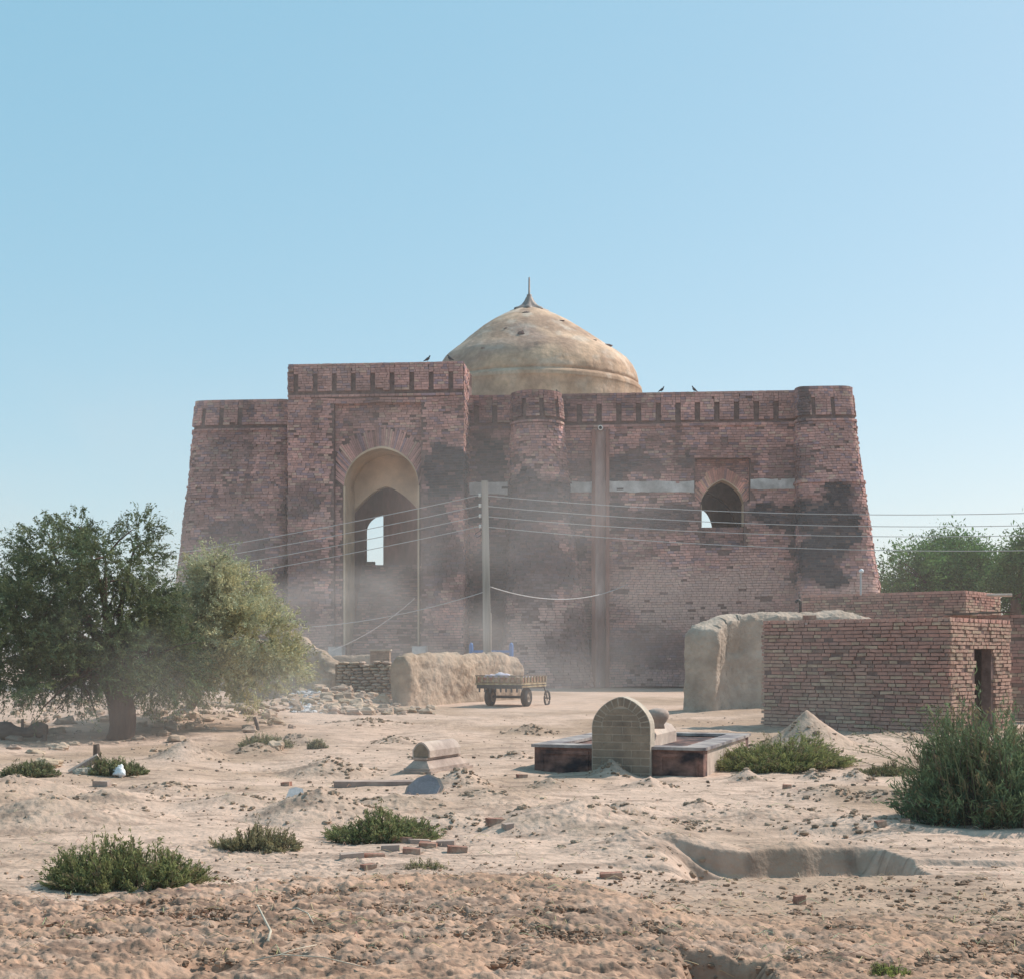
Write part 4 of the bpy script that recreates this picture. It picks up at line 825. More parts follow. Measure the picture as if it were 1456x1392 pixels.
# leaning dark headstone
c = gp(600, 1128); mb = MB(); pf = [(-.20, -.08), (.17, -.08), (.21, .10), (.15, .19), (.02, .24), (-.10, .18), (-.19, .06)]
V0 = [(x, 0, z) for x, z in pf]; prismy = lambda mb, prof, y0, y1: mb.poly([(x, y0, z) for x, z in prof]+[(x, y1, z) for x, z in prof], [list(range(len(prof))), list(range(2*len(prof)-1, len(prof)-1, -1))]+[[i, i+len(prof), (i+1) % len(prof)+len(prof), (i+1) % len(prof)] for i in range(len(prof))])
prismy(mb, pf, 0, .07); o = mb.build('small_headstone', M['slate'], loc=(c.x, c.y+.02, c.z+.02)); o.rotation_euler = (R(-32), R(4), R(-14)); tag(o, 'low leaning dark slate headstone in front of the small stepped tomb', 'headstone')
mb = MB(); prismy(mb, [(x*1.18-.0, z*1.16-.006) for x, z in pf], .035, .09); q = mb.build('rim', M['cement'], o)
c = gp(424, 1156); mb = MB(); prismy(mb, [(-.10, -.02), (.10, -.03), (.095, .08), (.02, .115), (-.05, .10)], 0, .03); o = mb.build('grave_marker', M['slab_blue'], loc=(c.x-.02, c.y-.12, c.z+.035)); o.rotation_euler = (R(-38), R(-6), R(8)); tag(o, 'pale bluish broken slab leaning on a grave mound', 'grave marker')

# ------------------------------------------------------------------ utility pole and wires
d = 54.5; pb = at(694, 985, d); pt_ = at(689, 684, d); pb.z = 0
up = thing('utility_pole', 'tall weathered square utility pole leaning behind the mud wall', 'utility pole', (pb.x, pb.y, 0))
dx = pt_.x-pb.x; hgt = pt_.z
mb = MB(); r0_, r1_ = .165, .12; n = 14; H = []
for i in range(n):
    za, zb_ = hgt*i/n, hgt*(i+1)/n; a, b = r0_+(r1_-r0_)*i/n, r0_+(r1_-r0_)*(i+1)/n; xa, xb = dx*i/n, dx*(i+1)/n
    H.append([[xa-a,-a,za],[xa+a,-a,za],[xb+b,-b,zb_],[xb-b,-b,zb_],[xa-a,a,za],[xa+a,a,za],[xb+b,b,zb_],[xb-b,b,zb_]])
mb.hexas(np.array(H)); pole = mb.build('pole', M['pole'], up)
mb = MB(); mb.box(dx*.0+.05, .09, -.19, -.166, 0, hgt*.45); mb.tube([(.10, -.17, .0), (.10, -.18, 1.6), (.10, -.17, 3.3)], .035, 8); mb.build('cable_conduit', M['pole'], up)
ins_z = [hgt-.55, hgt-.95, hgt-1.35, hgt-1.75]; ins = []
for i, zz in enumerate(ins_z):
    x = dx*zz/hgt; mb = MB(); mb.lathe([(.001, -.07), (.05, -.07), (.06, -.03), (.04, 0), (.06, .03), (.05, .07), (.001, .07)], 12, c=(x-.19, -.02, zz)); mb.build('insulator', M['porcelain'], up, smooth=True)
    mb = MB(); mb.tube([(x-.19, -.02, zz-.12), (x-.10, -.02, zz-.12)], .018, 6); mb.tube([(x-.19, -.02, zz-.12), (x-.19, -.02, zz+.1)], .014, 6); mb.build('bracket', M['cart_metal'], up); ins.append((x, zz))
mb = MB(); mb.tube([(dx-.12, -.15, hgt-1.9), (dx-.35, -.2, hgt-2.05), (dx-.30, -.2, hgt-2.2), (dx-.12, -.17, hgt-2.1)], .02, 6); mb.build('cable_loop', M['black'], up)
def wire(label, A, B, sag, name='overhead_wire', r=.014, m='wire', grp='overhead wires from the pole', cat='wire'):
    A, B = Vector(A), Vector(B); pts = [A.lerp(B, t)-Vector((0, 0, sag*4*t*(1-t))) for t in np.linspace(0, 1, 49)]
    mb = MB(); mb.tube(pts, r, 6); tag(mb.build(name, M[m], smooth=True), label, cat, grp)
nm = ['topmost', 'second', 'third', 'lowest']
for i in range(4):
    A = (pb.x+ins[i][0]-.19, pb.y-.05, ins[i][1]); 
    yl = (777, 789, 801, 815)[i]; B = at(225, yl, 58); Bx = at(-75, (828, 842, 856, 872)[i], 63)
    wire(f'{nm[i]} overhead wire running from the pole down to the left', A, Bx, .35)
    Br = at(1640, (723, 741, 755, 778)[i], 50+i*.3)
    wire(f'{nm[i]} overhead wire running from the pole to the right', A, Br, .45)
wire('slack pale cable looping from the pole in front of the buttress', at(697, 834, 54.2), at(893, 830, 71.5), .62, r=.02, name='slack_cable', grp=None, cat='cable')
wire('slack pale cable from the pole dipping left past the portal stairs', at(686, 842, 54.2), at(380, 893, 60), .35, r=.016, name='slack_cable', grp=None, cat='cable')
wire('thin cable strung low across the portal stairs towards the left', at(590, 850, 66), at(470, 925, 60), .25, r=.006, name='slack_cable', grp=None, cat='cable')

# ------------------------------------------------------------------ blue bed frame behind the wall
p = at(670, 950, 56.0); q_ = at(727, 950, 56.0); bf = thing('blue_frame', 'bright blue painted frame posts showing above the low mud wall', 'frame', (p.x, p.y, 0))
zt1 = at(670, 913, 56.0).z
for x in (0, q_.x-p.x):
    mb = MB(); mb.lathe([(.001, 0), (.085, 0), (.085, zt1-.16), (.075, zt1-.08), (.045, zt1-.02), (.001, zt1)], 12, c=(x, 0, 0)); mb.build('post', M['blue'], bf, smooth=True)
mb = MB(); z_ = at(700, 925, 56.0).z; mb.box(.085, q_.x-p.x-.085, -.03, .03, z_-.07, z_+.03); mb.build('rail', M['blue'], bf)

# ------------------------------------------------------------------ cart
cc = gp(718, 1004); cz = gz(cc.x, cc.y); ct = thing('hand_cart', 'loaded flatbed cart with decorated slatted sides and rubber tyres', 'cart', (cc.x-.95, cc.y-.15, cz), R(-23))
W_, Lc, zb_, zd = 1.62, 2.1, .60, .80
mb = MB(); mb.box(0, W_, 0, Lc, zd-.05, zd); dk_ = mb.build('deck', M['cart_wood'], ct)
mb = MB()
for y in (0.02, Lc-.08): mb.box(.01, W_-.01, y, y+.06, zb_, zd-.052)
for x in (.05, W_-.11): mb.box(x, x+.06, .082, Lc-.082, zb_+.01, zd-.053)
for i in range(8): mb.box(.1+i*.19, .15+i*.19, -.012, .018, .48, zb_+.06)
mb.build('chassis', M['cart_metal'], ct)
mb = MB(); mb.box(-.02, W_+.02, -.035, -.002, zd-.075, zd-.03); mb.box(W_+.002, W_+.035, -.0, Lc, zd-.075, zd-.03); mb.box(W_+.002, W_+.035, -.0, Lc, zd-.16, zd-.11); mb.build('trim', M['cart_yellow'], ct)
nb = 9
for i in range(nb):
    x = i*(W_-.05)/(nb-1); y = i*(Lc-.05)/(nb-1)
    for bx_ in ((x, x+.05, -.025, .02), (W_-.02, W_+.025, y+.03, y+.08), (-.02, .02, y+.06, y+.11)): mb = MB(); mb.box(*bx_, zd+.001, zd+.20); mb.build('side_slat', M['cart_yellow'], ct)
mb = MB(); mb.box(.03, W_-.03, .022, .035, zd+.02, zd+.17); mb.box(W_-.036, W_-.022, .05, Lc, zd+.02, zd+.17); mb.build('side_panel', M['cart_red'], ct)
mb = MB(); mb.box(-.03, W_+.03, -.03, .03, zd+.202, zd+.232); mb.box(W_-.025, W_+.03, .032, Lc, zd+.202, zd+.232); mb.box(-.03, .03, .032, Lc, zd+.202, zd+.232); mb.build('rail', M['wood'], ct)
def wheel(x, y, r, wd, par, sm=False):
    a = x-wd/2; b = x+wd/2
    pf = [(r*.55, a), (r*.62, a-.0), (r*.93, a+.01), (r, a+wd*.2), (r, b-wd*.2), (r*.93, b-.01), (r*.62, b), (r*.55, b)]
    mb = MB(); n = 28; V = [(z_, y+rr*math.cos(2*math.pi*k/n), r+rr*math.sin(2*math.pi*k/n)) for rr, z_ in pf for k in range(n)]
    mb.blk(V, [[i*n+k, i*n+(k+1) % n, (i+1)*n+(k+1) % n, (i+1)*n+k] for i in range(len(pf)-1) for k in range(n)]); wh = mb.build('wheel', M['rubber'], par, smooth=True)
    pf = [(.001, b-.02), (r*.14, b-.0), (r*.18, b-.03), (r*.40, b-.05), (r*.5, b-.02), (r*.565, b-.005), (r*.565, a+.005), (r*.4, a+.03), (.001, a+.03)]
    mb = MB(); V = [(z_, y+rr*math.cos(2*math.pi*k/n), r+rr*math.sin(2*math.pi*k/n)) for rr, z_ in pf for k in range(n)]
    mb.blk(V, [[i*n+k, i*n+(k+1) % n, (i+1)*n+(k+1) % n, (i+1)*n+k] for i in range(len(pf)-1) for k in range(n)]); mb.build('rim', M['rim'], wh, smooth=True)
wheel(.18, .75, .31, .20, ct); wheel(W_-.14, .75, .31, .20, ct)
mb = MB(); mb.tube([(.2, .75, .31), (W_-.2, .75, .31)], .045, 8); mb.build('axle', M['cart_metal'], ct)
mb = MB(); n = 24; r = .24
mb.tube([(W_+.02, 2.2+r*math.cos(2*math.pi*k/n), r+r*math.sin(2*math.pi*k/n)) for k in range(n+1)], .035, 8, cap=False); fw2 = mb.build('front_wheel', M['rubber'], ct, smooth=True)
mb = MB()
for k in range(8): mb.tube([(W_+.02, 2.2, r), (W_+.02, 2.2+(r-.03)*math.cos(math.pi*k/4), r+(r-.03)*math.sin(math.pi*k/4))], .006, 5)
mb.tube([(W_-.04, 2.2, r), (W_+.08, 2.2, r)], .025, 8); mb.build('spokes', M['cart_metal'], fw2)
mb = MB(); mb.tube([(W_+.02, 2.2, r), (W_-.02, 1.98, zb_+.1)], .025, 6); mb.build('fork', M['cart_metal'], ct)
Rz = Matrix.Rotation(R(-23), 4, 'Z')
loads = [(.35, .4, .26, 'cloth', 'pale lilac cloth bundle at the left end of the cart'), (.75, .55, .30, 'cloth', 'flattened pale bundle in the middle of the cart'), (1.15, .5, .24, 'cloth_brown', 'round brown sack near the right end of the cart'),
         (1.35, 1.2, .22, 'cloth', 'small white bundle behind the brown sack on the cart'), (.5, 1.3, .28, 'cloth_brown', 'brown sack at the far side of the cart')]
for i, (x, y, r_, m_, lb) in enumerate(loads):
    w_ = Rz @ Vector((x, y, 0)); mb = MB(); blob(mb, (0, 0, 0), (r_, r_*.9, r_*.5), n=16, amp=.30, sd=40+i*7)
    h_ = mb.V[0][:, 2].min(); tag(mb.build('cloth_bundle', M[m_], smooth=True, loc=(cc.x-.95+w_.x, cc.y-.15+w_.y, cz+zd-h_*.85-.01)), lb, 'bundle', 'bundles on the cart')
w_ = Rz @ Vector((1.3, .8, 0)); mb = MB(); mb.tube([(0, 0, .0), (.25, .05, .13), (.42, .05, .17)], .012, 6); tag(mb.build('stick', M['wood'], loc=(cc.x-.95+w_.x, cc.y-.15+w_.y, cz+zd+.19)), 'thin stick poking up from the cart load', 'stick')

# ------------------------------------------------------------------ foliage
def leafblock(C, D, U_, ln_, wd):      # centres, direction, side: quads
    a = D*ln_[:, None]/2; b = U_*wd[:, None]/2
    return np.stack([C-a, C-b*1.0+a*.1, C+a, C+b*1.0+a*.1], 1)
def unit(v): return v/(np.linalg.norm(v, axis=-1, keepdims=True)+1e-9)
def sprays(tips, dirs, length, nleaf, ll, lw, droop, spread, col, rnd=.35):
    """feathery sprays: leaflets along a drooping twig for each tip"""
    n = len(tips); t = rng.random((n, nleaf)); dirs = unit(dirs)
    L_ = length*rng.uniform(.6, 1.3, (n, 1)); P = tips[:, None]+dirs[:, None]*(t*L_)[..., None]
    P[..., 2] -= droop*(t*L_)**2
    P += rng.normal(0, 1, P.shape)*spread*(.3+t[..., None])
    D = unit(dirs[:, None]+rng.normal(0, .8, P.shape)-np.array([0, 0, droop*.8])*t[..., None]); S = unit(np.cross(D, rng.normal(0, 1, P.shape)))
    P = P.reshape(-1, 3); D = D.reshape(-1, 3); S = S.reshape(-1, 3); m = len(P)
    q = leafblock(P, D, S, ll*rng.uniform(.6, 1.4, m), lw*rng.uniform(.6, 1.4, m))
    cv = np.repeat(rng.uniform(1-rnd, 1+rnd, n), nleaf)*rng.uniform(.75, 1.25, m)
    c = np.array(col)[None]*cv[:, None]; yl = np.repeat(rng.random(n), nleaf)[:, None]; c = c*(1+np.array([.35, .12, -.1])*(yl-.5))
    return q, c
def add_leaves(mb, q, c): mb.blk(q.reshape(-1, 3), np.arange(len(q)*4).reshape(-1, 4), np.repeat(c, 4, 0))
def tree(name, label, base, trunk_r, trunk_top, lobes, d, ntips, col, leaf=(.085, .022), spray=.42, nleaf=34, droop=.5, spread=.07, cat='tree', lean=0, branch=True, dsp=1.3, group=None, gap_=.34, thr=-.06):
    root = thing(name, label, cat, (0, 0, 0), 0, group); sc = d/F
    LB = [(at(px, py, d+random.uniform(-1, 1)*dsp), rx*sc, ry*sc) for px, py, rx, ry in lobes]
    tot = sum(a*b for _, a, b in LB); mb = MB(); T = []; Dd = []
    for c, rx, ry in LB:
        k = int(ntips*rx*ry/tot); v = unit(rng.normal(0, 1, (k, 3))); rr = rng.random(k)**.35
        nz = fbm(v[:, 0]*2+c.x, v[:, 1]*2, v[:, 2]*2+c.z, o=3, s=701)
        p = v*(rr*(1+.35*nz))[:, None]*np.array([rx, min(rx, 1.8+rx*.3), ry])+np.array(c)
        T.append(p); Dd.append(v+np.array([0, 0, .25])+rng.normal(0, .4, v.shape))
    T = np.concatenate(T); Dd = np.concatenate(Dd)
    g = fbm(T[:, 0]/(gap_*1.3), T[:, 1]/(gap_*1.8), T[:, 2]/gap_, o=2, s=711); keep = g > thr; T, Dd = T[keep], Dd[keep]
    q, c_ = sprays(T, Dd, spray, nleaf, leaf[0], leaf[1], droop, spread, col); add_leaves(mb, q, c_)
    mb.build('crown', M['leaf_dark'], root)
    mb = MB(); B = Vector(base); top = Vector(trunk_top); k = 9; pts = [B.lerp(top, t)+Vector((.05*math.sin(t*5), .04*math.cos(t*4), 0)) for t in np.linspace(-.05, 1, k)]
    rad = [trunk_r*(1.18-.30*t+(.22 if t < .08 else 0)) for t in np.linspace(0, 1, k)]
    mb.tube(pts, rad, 16); V = mb.V[0]; nn = fbm(V[:, 0]*4, V[:, 1]*4, V[:, 2]*1.2, o=3, s=721); ax = np.repeat(np.array([tuple(p) for p in pts]), 16, 0); V += (V-ax)*(nn*.35)[:, None]
    tr = mb.build('trunk', M['bark'], root, smooth=True)
    for (c, rx, ry) in LB:
        mb = MB(); e = c+Vector((0, 0, ry*.2)); m1 = top.lerp(e, .5)+Vector((random.uniform(-.2, .2), 0, -.1+random.uniform(-.1, .2)))
        pts = [top+Vector((0, 0, -.15)), top.lerp(m1, .5), m1, m1.lerp(e, .55), e]; mb.tube(pts, [trunk_r*.5, trunk_r*.36, trunk_r*.24, trunk_r*.15, trunk_r*.05], 8)
        for _ in range(7):
            a = random.choice(pts[2:]); v = Vector((random.gauss(0, 1), random.gauss(0, .6), random.gauss(.2, .7))).normalized()*rx*random.uniform(.5, 1.0)
            mb.tube([a, a+v*.5+Vector((0, 0, .05)), a+v], [trunk_r*.11, trunk_r*.07, .012], 5)
        mb.build('branch', M['bark'], root, smooth=True)
    return root
b_ = gp(170, 1046); d1 = b_.y
tree('mesquite_tree', 'dark feathery tree with thick trunk at the left edge', b_, .25, at(172, 960, d1), [(120,765,48,34),(75,790,52,40),(150,800,58,42),(190,790,34,50),(35,835,60,40),(110,850,50,34),(205,860,40,40),(60,895,75,48),(150,915,85,52),(20,950,70,42),(100,965,80,28),(60,930,110,50),(180,880,60,40),(130,950,100,36),(20,880,60,50),(225,940,65,52),(-40,880,60,60)], d1, 7500, (.12, .15, .075), leaf=(.085, .022), spray=.50, nleaf=40, spread=.03, thr=-.02)
tree('mesquite_tree', 'pale dusty green feathery tree in front of the left tower', gp(270, 1020), .10, at(290, 950, d1+3.5), [(295,835,42,34),(335,850,44,34),(285,885,65,45),(350,900,60,42),(395,945,42,36),(310,940,70,42),(255,925,45,50),(360,965,70,26),(240,975,60,20),(305,810,24,18)], d1+3.5, 4600, (.42, .41, .25), leaf=(.085, .022), spray=.55, nleaf=38, spread=.035, thr=-.08, droop=.25)
def far_tree(label, px, pyb, lobes, d, n, col):
    tree('broadleaf_tree', label, at(px, 935, d), .35, at(px, 850, d), lobes, d, n, col, leaf=(.24, .10), spray=1.1, nleaf=24, droop=.1, spread=.3, dsp=2.5, gap_=1.2, thr=-.12, group='trees beyond the mausoleum')
far_tree('rounded green tree just right of the mausoleum', 1345, 0, [(1345,808,62,34),(1300,818,44,34),(1385,815,40,36),(1350,785,28,20),(1280,838,28,28),(1400,840,50,30),(1330,850,60,26)], 95, 2600, (.10, .20, .06))
far_tree('green tree cut by the right edge behind the brick wall', 1445, 0, [(1450,815,34,30),(1475,800,36,36),(1436,845,30,30),(1500,840,40,40)], 88, 1500, (.09, .17, .06))
def bush(name, label, px, py, wpx, hpx, n, col, sl=.8, nleaf=26, leaf=(.045, .008), fl=.9, group=None, sticks=0, wild=.35, depthk=.7, cat='shrub', M_=None):
    hpx = hpx; c = gp(px, py-wpx*.05); sc = c.y/F; w2 = wpx/2*sc; h = hpx*sc; root = thing(name, label, cat, (c.x, c.y, c.z), 0, group); mb = MB()
    a = rng.uniform(0, 2*math.pi, n); rr = np.sqrt(rng.random(n)); bx = np.cos(a)*rr*w2*.8+rng.normal(0, .04, n)*w2; by = np.sin(a)*rr*w2*.8*depthk
    kpm = fbm(bx*4.5/w2+px, by*4.5/w2, o=2, s=809) > -.33; a = a[kpm]; rr = rr[kpm]; bx = bx[kpm]; by = by[kpm]; n = len(a)
    out = np.stack([np.cos(a)*rr, np.sin(a)*rr, np.zeros(n)], -1); env = np.sqrt(np.clip(1-rr**2*.93, .05, 1))*(1+(wild+.35)*fbm(bx*2.6/w2+px, by*2.6/w2, o=3, s=801))*rng.uniform(.25, 1.22, n)**.8*np.where(rng.random(n) < .05, 1.35, 1)
    tipx = np.cos(a)*rr*w2*fl*rng.uniform(.8, 1.15, n); tipy = np.sin(a)*rr*w2*fl*depthk; 
    t = np.sort(rng.random((n, nleaf)), 1)**.7
    h *= .62
    P = np.stack([bx[:, None]+(tipx-bx)[:, None]*t**1.6, by[:, None]+(tipy-by)[:, None]*t**1.6, (h*env)[:, None]*(1.25*t-.25*t**2.2)], -1)
    zz = Gz((c.x+P[..., 0]).ravel(), (c.y+P[..., 1]).ravel()).reshape(n, nleaf)-c.z; P[..., 2] += zz*.9
    P += rng.normal(0, 1, P.shape)*leaf[0]*.25
    dr = np.stack([(tipx-bx), (tipy-by), h*env*.8], -1); D = unit(unit(dr)[:, None]+rng.normal(0, .55, P.shape)); S = unit(np.cross(D, rng.normal(0, 1, P.shape)))
    P, D, S = P.reshape(-1, 3), D.reshape(-1, 3), S.reshape(-1, 3); m = len(P)
    q = leafblock(P, D, S, leaf[0]*rng.uniform(.6, 1.5, m), leaf[1]*rng.uniform(.6, 1.4, m)); tt = t.reshape(-1)
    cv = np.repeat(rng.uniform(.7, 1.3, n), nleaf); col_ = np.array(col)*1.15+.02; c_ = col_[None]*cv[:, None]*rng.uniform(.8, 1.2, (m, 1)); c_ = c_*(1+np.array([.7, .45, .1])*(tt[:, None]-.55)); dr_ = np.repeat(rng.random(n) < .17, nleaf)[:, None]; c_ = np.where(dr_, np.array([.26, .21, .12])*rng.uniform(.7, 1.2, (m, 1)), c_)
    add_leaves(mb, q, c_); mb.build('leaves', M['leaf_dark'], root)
    mb = MB(); k = min(n, 160+sticks)
    for i in rng.choice(n, k, replace=False):
        pts = [(bx[i], by[i], -.02)]+[(bx[i]+(tipx[i]-bx[i])*s**1.6, by[i]+(tipy[i]-by[i])*s**1.6, h*env[i]*(1.25*s-.25*s**2.2)) for s in (.4, .75, 1.0 if not sticks else 1.08)]
        mb.tube(pts, [leaf[1]*.6, leaf[1]*.45, leaf[1]*.35, leaf[1]*.15], 4, cap=False)
    mb.build('stems', M['bark' if not sticks else 'wood'], root)
    return root
bush('green_shrub', 'largest foreground low green shrub on the pale path at lower left', 182, 1272, 262, 82, 1700, (.15, .17, .07), leaf=(.034, .009), nleaf=26)
bush('green_shrub', 'spiky green shrub behind the row of broken bricks', 543, 1201, 185, 52, 1100, (.145, .17, .075), leaf=(.036, .009), nleaf=24)
bush('dry_shrub', 'straggly half dry shrub between the two green foreground shrubs', 366, 1216, 150, 40, 520, (.17, .16, .09), leaf=(.034, .008), nleaf=18, wild=.7)
bush('green_shrub', 'wide flat feathery green shrub below the brick hut', 1104, 1102, 215, 56, 1700, (.16, .18, .07), leaf=(.06, .012), nleaf=24, fl=1.05)
bush('dry_shrub', 'low greyish shrub left of the stepped tomb', 378, 1066, 92, 22, 420, (.21, .21, .13), leaf=(.05, .010), nleaf=16)
bush('dry_shrub', 'tiny greyish tuft nearest the stepped tomb', 451, 1066, 32, 20, 160, (.21, .21, .13), leaf=(.05, .010), nleaf=16)
bush('green_shrub', 'dark green tuft beside the white plastic bag', 166, 1106, 100, 34, 520, (.13, .15, .07), leaf=(.045, .011), nleaf=18)
bush('dry_shrub', 'hazy green tuft at the left edge of the picture', 42, 1108, 96, 30, 420, (.13, .145, .075), leaf=(.045, .011), nleaf=16)
bush('dry_shrub', 'thin low tuft left of the big right shrub', 1262, 1105, 100, 20, 360, (.12, .125, .06), leaf=(.045, .009), nleaf=14)
bush('grass_tuft', 'sparse pale grass tuft below the broken bricks', 604, 1238, 76, 20, 90, (.20, .20, .10), leaf=(.030, .005), nleaf=8, cat='grass tuft')
bush('grass_tuft', 'bright green grass tuft at the bottom right', 1265, 1392, 70, 26, 130, (.20, .24, .07), leaf=(.028, .005), nleaf=9, cat='grass tuft')
bush('green_shrub', 'big dark tangled shrub at the right edge before the hut', 1425, 1182, 330, 195, 2600, (.11, .16, .085), leaf=(.075, .013), nleaf=30, sticks=260, wild=.5, fl=1.0, depthk=.8)
# arching long sprays of the big right shrub
c = gp(1425, 1172); sc = c.y/F; mb = MB()
for i in range(46):
    x0 = random.uniform(-.6, .5); lean = random.gauss(-.4, .5); hh_ = random.uniform(.9, 1.25)*(1.0 if lean > -.6 else .8); pts = []
    for t in np.linspace(0, 1, 9): pts.append(Vector((c.x+x0+lean*t**1.5*1.0, c.y+random.uniform(-.01, .01)+.3*math.sin(i), c.z+hh_*(t*1.35-.35*t*t*t))))
    mb.tube(pts, [.006*(1-t*.7) for t in np.linspace(0, 1, 9)], 4, cap=False, C=(.16, .17, .09))
    P = np.array([tuple(pts[0].lerp(pts[-1], 0)) for _ in range(1)])
    tt = rng.uniform(.35, 1, 30); PP = np.stack([np.interp(tt, np.linspace(0, 1, 9), [p[k] for p in pts]) for k in range(3)], -1); D = unit(rng.normal(0, 1, PP.shape)+np.array([lean, 0, .8])); S = unit(np.cross(D, rng.normal(0, 1, PP.shape)))
    q = leafblock(PP+D*.02, D, S, rng.uniform(.03, .07, 30), rng.uniform(.006, .012, 30)); add_leaves(mb, q, np.array([.11, .15, .07])*rng.uniform(.7, 1.3, (30, 1)))
big = [o for o in bpy.data.objects if o.get('label', '').startswith('big dark tangled')][0]
o = mb.build('long_sprays', M['leaf_dark'], big); o.location = (-big.location.x, -big.location.y, -big.location.z)

# ------------------------------------------------------------------ small things on the ground
def brick_at(px, py, label, rz, w_=.2, h_=.06, dd=.1, m='red_brick', tilt=0, name='brick', group=None):
    p = gp(px, py); mb = MB(); mb.box(-w_/2, w_/2, -dd/2, dd/2, -.015, h_, jit=.006); o = mb.build(name, M[m], loc=(p.x, p.y, p.z+.004)); o.rotation_euler = (tilt, R(random.uniform(-5, 5)), R(rz)); tag(o, label, 'brick', group); return o
brick_at(407, 1118, 'single red brick lying on open sand right of the shrub tuft', -12, w_=.12)
brick_at(145, 1117, 'long grey brown brick lying below the white plastic bag', -18, w_=.22, m='cement')
brick_at(704, 1176, 'left larger half of the broken brick on the gravel mound', 18, w_=.17, h_=.05); brick_at(722, 1171, 'right smaller half of the broken brick on the gravel mound', 24, w_=.08, h_=.045, m='cement')
brick_at(869, 1248, 'grey topped flat brick right of the churned soil edge', 4, w_=.17, h_=.035)
brick_at(1137, 1286, 'small upright red brick shard in front of the trench', 20, w_=.07, h_=.06, dd=.05)
brick_at(1119, 1121, 'small dark brick piece left of the three small mounds', -6, w_=.1, h_=.05)
brick_at(524, 1234, 'lone red brick shard below the broken brick row', 30, w_=.10, h_=.03)
brick_at(1252, 1182, 'left red brick chip at the foot of the big shrub', 8, w_=.08, h_=.035); brick_at(1288, 1178, 'right dark brick chip at the foot of the big shrub', -12, w_=.09, h_=.045)
brick_at(742, 1106, 'pale brick beside the left corner of the grave enclosure', 14, w_=.14, h_=.05)
rowb = [(500, 1222, 'end brick of the row, furthest left and dark'), (530, 1220, 'second brick of the row, pale topped'), (556, 1210, 'raised brick at the left of the row\'s back line'), (585, 1214, 'middle brick of the row lying flat'),
        (608, 1205, 'brick on the row\'s back line by the shrub'), (634, 1203, 'upright broken brick near the right end of the row'), (650, 1212, 'right end brick of the row standing apart'), (572, 1198, 'small brick touching the spiky shrub'), (596, 1199, 'pale capped brick between row and spiky shrub')]
for i, (px, py, lb) in enumerate(rowb): brick_at(px, py, lb, random.uniform(-14, 20), w_=random.uniform(.14, .20), h_=random.uniform(.035, .06), dd=.09, m=random.choice(('red_brick', 'red_brick', 'cement')), group='row of broken bricks')
p = gp(171, 1104); mb = MB(); blob(mb, (0, 0, .06), (.07, .06, .08), n=12, amp=.5, sd=77); tag(mb.build('plastic_bag', M['white'], smooth=True, loc=p), 'crumpled white plastic bag caught in the dark green tuft', 'plastic bag')
p = gp(137, 1086); mb = MB(); mb.tube([(0, 0, -.05), (.01, 0, .15), (0, .01, .31)], [.06, .055, .05], 10); V = mb.V[0]; V += rng.normal(0, .006, V.shape); tag(mb.build('tree_stump', M['wood'], loc=p), 'short upright stump behind the dark green tuft', 'stump')
p = gp(122, 1098); mb = MB(); mb.box(-.22, .22, -.05, .05, -.02, .07, jit=.015); o = mb.build('stone_slab', M['cement'], loc=(p.x, p.y, p.z+.08)); o.rotation_euler = (0, R(-30), R(15)); tag(o, 'tilted pale stone slab leaning left of the dark green tuft', 'stone')
p = gp(120, 1101); mb = MB(); blob(mb, (0, 0, .03), (.14, .1, .07), n=12, amp=.25, sd=9, C=(.42, .35, .28)); tag(mb.build('stone', M['stone'], loc=p), 'lumpy stone under the tilted pale slab', 'stone')
for (px, py, r_, lb) in ((84, 1066, .16, 'largest brownish boulder below the fallen log'), (50, 1072, .12, 'pale flat stone left of the brownish boulder'), (20, 1066, .10, 'small rounded stone at the far left below the log'), (196, 1052, .10, 'dark angular stone right of the thick tree trunk'), (68, 1090, .15, 'pale rock partly behind the hazy tuft')):
    p = gp(px, py); mb = MB(); blob(mb, (0, 0, r_*.3), (r_*1.3, r_, r_*.6), n=12, amp=.3, sd=int(px), C=stone_col()); tag(mb.build('stone', M['stone'], loc=p), lb, 'stone')
# fallen log
p = gp(30, 1053); lg = thing('fallen_log', 'dark fallen log with lumpy ends at the left edge', 'log', tuple(p))
xs = np.linspace(-.9, .5, 22); rad = .10+.09*np.exp(-((xs+.32)/.16)**2)+.06*np.exp(-((xs-.36)/.13)**2); mb = MB(); mb.tube([(x, .02*math.sin(x*5), .17+(.06 if x > .2 else 0)*1+.05*math.exp(-((x+.32)/.2)**2)) for x in xs], list(rad), 14)
V = mb.V[0]; V += rng.normal(0, .006, V.shape); mb.build('trunk', M['wood'], lg, smooth=True)
mb = MB(); mb.tube([(.42, 0, .25), (.47, 0, .12), (.46, 0, -.05)], [.07, .05, .05], 10); mb.build('branch_stub', M['wood'], lg, smooth=True)
mb = MB(); mb.tube([(.02, 0, .2), (.03, 0, .44)], [.03, .028], 8); mb.build('branch_stub', M['wood'], lg)
p = gp(366, 1038); mb = MB(); mb.tube([(.03, 0, -.05), (-.02, 0, .14), (-.07, 0, .30)], [.05, .04, .035], 8); tag(mb.build('wooden_stake', M['wood'], loc=p), 'leaning wooden stake near the pale green tree', 'stake')
def twig(label, pts, r=.008, m='twig'):
    mb = MB(); V = []
    for px, py, up_ in pts: g = gp(px, py); V.append((g.x, g.y, g.z+up_+.035))
    mb.tube(V, [r*(1-.4*i/len(V)) for i in range(len(V))], 6); tag(mb.build('dry_twig', M[m], smooth=True), label, 'twig')
